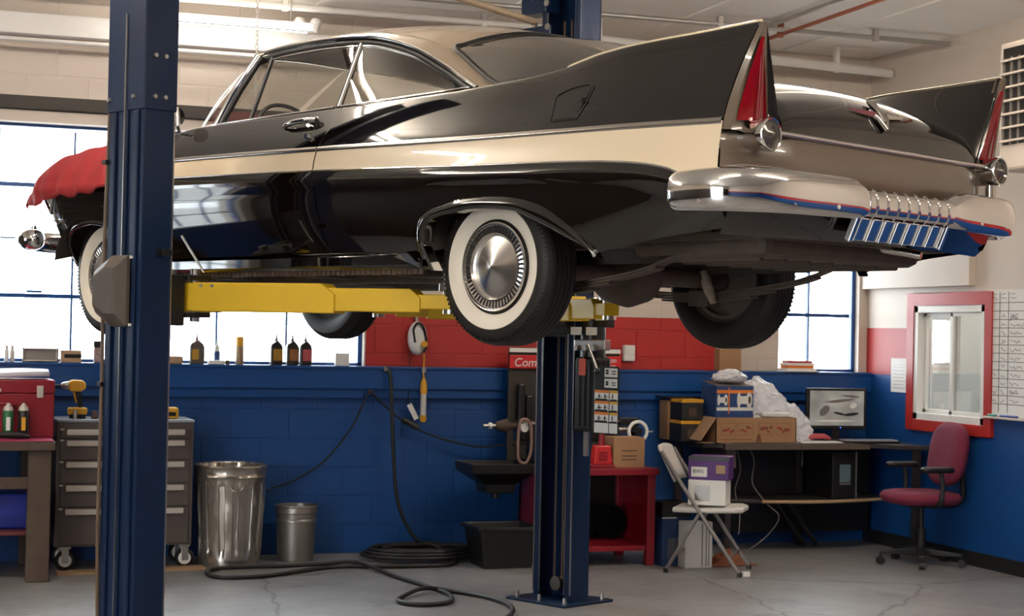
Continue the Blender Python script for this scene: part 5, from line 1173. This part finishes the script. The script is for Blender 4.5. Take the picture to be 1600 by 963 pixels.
# ---- office chair
t = thing('office_chair', 'burgundy office chair with armrests in front of the desk', 'office chair', (6.62,10.27,0), -.10)
for k in range(5):
    a = 2*pi*k/5 + .5; e = Vector((.29*cos(a), .29*sin(a), 0))
    MB().loft([[(cos(a)*r - sin(a)*w*s, sin(a)*r + cos(a)*w*s, z) for s, z in ((-1,z0),(1,z0),(1,z1),(-1,z1))] for r, w, z0, z1 in ((.02,.03,.07,.12),(.29,.018,.075,.095))]).build('base_arm', M_black, t, 0, .004)
    c = MB().cyl((e.x,e.y,.05),(e.x,e.y,.085),.009,.009,8).build('caster', M_black, t, 30); d = Vector((-sin(a),cos(a),0))*.02
    MB().cyl(Vector((e.x,e.y,.028))-d, Vector((e.x,e.y,.028))+d,.028,.028,16).build('caster_wheel', M_black, c, 30)
MB().tube([(0,0,.09),(0,0,.25),(0,0,.25),(0,0,.42)],[.032,.032,.018,.018],14).build('gas_column', M_black, t, 30)
bx(-.13,.13,-.10,.10,.405,.435).build('mechanism', M_black, t, 0, .01)
def cushion(cx, cy, rx, ry, z0, z1, n=36):
    rows = []
    for f_, z in ((.0,z0),(.9,z0),(1,z0+(z1-z0)*.35),(1,z0+(z1-z0)*.6),(.93,z0+(z1-z0)*.88),(.75,z1),(.35,z1-.004),(0,z1-.006)):
        rows.append([(cx + rx*f_*(abs(cos(a))**.7)*(1 if cos(a) > 0 else -1), cy + ry*f_*(abs(sin(a))**.7)*(1 if sin(a) > 0 else -1), z) for a in [2*pi*k/n for k in range(n)]])
    return MB().grid(rows, cu=True)
cushion(-.01,0,.26,.25,.43,.515).build('seat', M_wine, t, 50)
q = cushion(0,0,.225,.235,0,.085); q.xf(Matrix.Translation((.235,0,.765)) @ Matrix.Rotation(radians(-80),4,'Y')); q.build('backrest', M_wine, t, 50)
for y in (-.24,.24):
    MB().tube(spline([(.0,y*.55,.42),(.0,y*.95,.43),(.01,y*1.12,.47),(.015,y*1.14,.58),(.0,y*1.12,.665)],5),.017,10).build('arm_post', M_black, t, 50)
    q = cushion(-.02,y*1.10,.125,.042,.66,.70,24); q.build('armrest', M_blk, t, 50)
MB().tube(spline([(.10,0,.42),(.24,0,.41),(.31,0,.46),(.315,0,.56),(.29,0,.68)],6),.02,10).build('back_support', M_black, t, 50)
# ---- right wall fittings
t = thing('whiteboard', 'whiteboard with a hand-ruled job table on the right wall', 'whiteboard', (XR-.004,9.95,1.055))
bx(-.015,0,-1.2,0,0,.865).build('board', M_paper, t, 0, .003); bx(-.06,-.015,-1.2,.02,-.015,.0).build('tray', M_alu, t, 0, .003)
M_line = mat('marker ink', (.02,.02,.025), .5)
for k in range(13): bx(-.0165,-.015,-1.18,-.012,.085+k*.0575,.089+k*.0575).build('row_line', M_line, t, 0)
for y in (-.105,-.205): bx(-.0165,-.015,y-.0025,y+.0025,.03,.85).build('column_line', M_line, t, 0)
RW_ = (pi/2, 0, -pi/2)
text('JAG', .05, M_line, t, (-.0155, -.225, .665), RW_, ext=.0006, shear=.15)
wr_ = random.Random(21)
def scrawl(y, z, w, h):
    n = max(4, int(w/.012)); P_ = [(-.0158, y - w*k/n, z + h*wr_.random()) for k in range(n+1)]
    MB().tube(spline(P_, 3), .0016, 4).build('handwriting', M_line, t, 30)
for k in range(11):
    z = .60 - .0575*k + .012
    if k < 10: scrawl(-.125, z, .05, .03); scrawl(-.225, z + .004, wr_.uniform(.10,.16), .022)
    if k in (6, 9): scrawl(-.03, z, .05, .03)
scrawl(-.125, .67, .05, .03); scrawl(-.225, .148, .09, .04); scrawl(-.03, .15, .06, .03)
for y in (-.02,-.12,-.23): scrawl(y, .80, .06, .018); scrawl(y, .83, .05, .012)
MB().lathe([(0,0),(.045,0),(.045,.002),(0,.002)],20,Matrix.Translation((-.015,-.42,.81)) @ Matrix.Rotation(-pi/2,4,'Y')).build('round_sticker', M_redp, t, 0)
for y, c in ((-.06,(.03,.25,.2)),(-.2,(.03,.08,.4)),(-.3,(.05,.05,.3))): tag(MB().cyl((0,-.045,0),(0,.045,0),.008,.008,10).build('marker', mat('marker barrel', c, .4), None, 30, loc=(XR-.038,9.95+y,1.0635)), {-.06:'green marker at the window end of the whiteboard tray',-.2:'blue marker in the middle of the whiteboard tray',-.3:'dark blue marker at the right end of the whiteboard tray'}[y], 'marker', 'markers on the whiteboard tray')
t = thing('wall_notice', 'white printed notice hanging left of the red hatch frame', 'notice', (XR,11.12,1.172)); bx(-.006,0,-.11,.11,0,.255).build('sheet', M_paper, t, 0)
for k in range(8): bx(-.0072,-.006,-.085+.02*(k%2),.085,.03+k*.026,.034+k*.026).build('print_line', M_galv2, t, 0)
# ---- unit heater under the ceiling
t = thing('unit_heater', 'pale hanging heater with a dark louvre grille at the right edge', 'heater', (6.30,8.98,2.62), 0)
bx(0,.62,-.75,0,0,.80).build('case', M_cream, t, 0, .02); bx(-.004,.0,-.70,-.045,.16,.76).build('opening', M_blk, t, 0)
for k in range(7): bx(-.03,.0,-.70,-.045,.175+k*.083,.188+k*.083).build('louvre', M_cream, t, 0, .002)
for k in range(9): bx(-.012,.0,-.69+k*.078,-.672+k*.078,.16,.70).build('vane', M_galv2, t, 0)
for y in (-.65,-.1): MB().cyl((.3,y,.80),(.3,y,ZC-2.62),.006,.006,8).build('hanger_rod', M_steel, t, 30)
# ================================================================= ceiling services
M_cond = mat('grey conduit', (.42,.40,.37), .4, metal=.6, var=.2)
M_wpipe = mat('white painted pipe', (.76,.73,.68), .45)
def pipe(name, label, pts, r, m, clips=0, cat='pipe', group=None):
    o = Vector(pts[0]); t = thing(name, label, cat, o, 0, group); P_ = [Vector(q)-o for q in pts]
    MB().tube(P_, r, 10).build('run', m, t, 40)
    for k in range(clips):
        p = P_[0].lerp(P_[-1], (k+.5)/clips); bx(p.x-.018,p.x+.018,p.y-.018,p.y+.018,p.z-r-.006,ZC-o.z).build('clip', m, t, 0)
    return t
pipe('steel_conduit', 'grey conduit crossing the ceiling above the fins', [(-4,10.55,3.705),(XR-.02,10.50,3.705)], .017, M_cond, 9, 'conduit')
pipe('cream_pipe', 'cream pipe low across the ceiling behind the fins', [(3.9,10.9,3.62),(XR-.02,11.28,3.60)], .035, M_wpipe, 3)
pipe('red_conduit', 'rusty red conduit running towards the ceiling front above the fin', [(5.62,11.5,3.68),(5.53,4,3.68)], .014, mat('rusty red conduit', (.28,.07,.03), .5), 4, 'conduit')
pipe('steel_conduit', 'grey conduit running beside the red one on the ceiling', [(5.52,11.5,3.73),(5.42,4,3.73)], .014, M_cond, 4, 'conduit')
pipe('white_pipe', 'white pipe along the ceiling edge above the back wall', [(-4,11.25,3.70),(4.3,11.10,3.70)], .022, M_wpipe, 6)
tag(bx(0,6.6,0,.10,0,.14).build('steel_beam', M_white, None, 0, .006, loc=(-4,11.35,3.43)), 'white painted steel beam along the top of the back wall', 'beam')
pipe('white_pipe', 'thin white pipe under the steel beam', [(-4,11.3,3.385),(2.6,11.3,3.385)], .014, M_wpipe)
def lamp(label, loc, L_, rz=0, tube=None):
    t = thing('strip_light', label, 'ceiling light', loc, rz, 'strip lights')
    bx(-L_/2,L_/2,-.028,.028,.03,.085).build('housing', M_white, t, 0, .006)
    for y in (-.055,.055): MB().cyl((-L_/2+.03,y,.045),(L_/2-.03,y,.045),.016,.016,10).build('tube', tube or M_tube, t, 40)
    for x in (-L_/2+.15, L_/2-.15): MB().cyl((x,0,.085),(x,0,ZC-loc[2]),.006,.006,8).build('hanger', M_steel, t, 30)
    return t
M_tube = mat('lit fluorescent tube', (1,.91,.79), .4, emit=85)
lamp('strip light hanging over the window behind the car roof', (1.75,11.05,3.50), 1.3, 0, mat('dim fluorescent tube', (1,.94,.86), .4, emit=14))
for i, (x, y) in enumerate(((-2.5,8.5),(.9,8.4),(4.9,8.2),(-2.5,3.0),(1.2,3.6),(4.8,3.6))):
    lamp(('strip light over the left bay far end','strip light above the car bonnet','strip light over the far lift post','strip light over the left bay near end','strip light over the middle of the front','strip light over the right front')[i], (x,y,3.54), 2.4)
# chain with hook and twin spotlights near the left light
t = thing('light_chain', 'white chain hanging from the ceiling left of the car roof', 'chain', (2.0,10.9,3.05))
for k in range(22):
    a = 0 if k % 2 else pi/2; M_ = Matrix.Translation((0,0,.03*k)) @ Matrix.Rotation(a,4,'Z'); MB().tube([M_ @ Vector((.010*cos(b),0,.021*sin(b))) for b in lin(0,2*pi,11)[:-1]],.0035,5,closed=True).build('link', M_wpipe, t, 40)
for x, lb in ((2.36,'round white lamp holder on the beam, left of the pair'),(2.47,'round white lamp holder on the beam, right of the pair')):
    t = thing('lamp_holder', lb, 'lamp holder', (x,11.3,3.571), 0, 'lamp holders'); MB().lathe([(0,0),(.02,0),(.02,.03),(.035,.05),(.038,.075),(.025,.095),(0,.10)],16).build('socket', M_wht, t, 40)
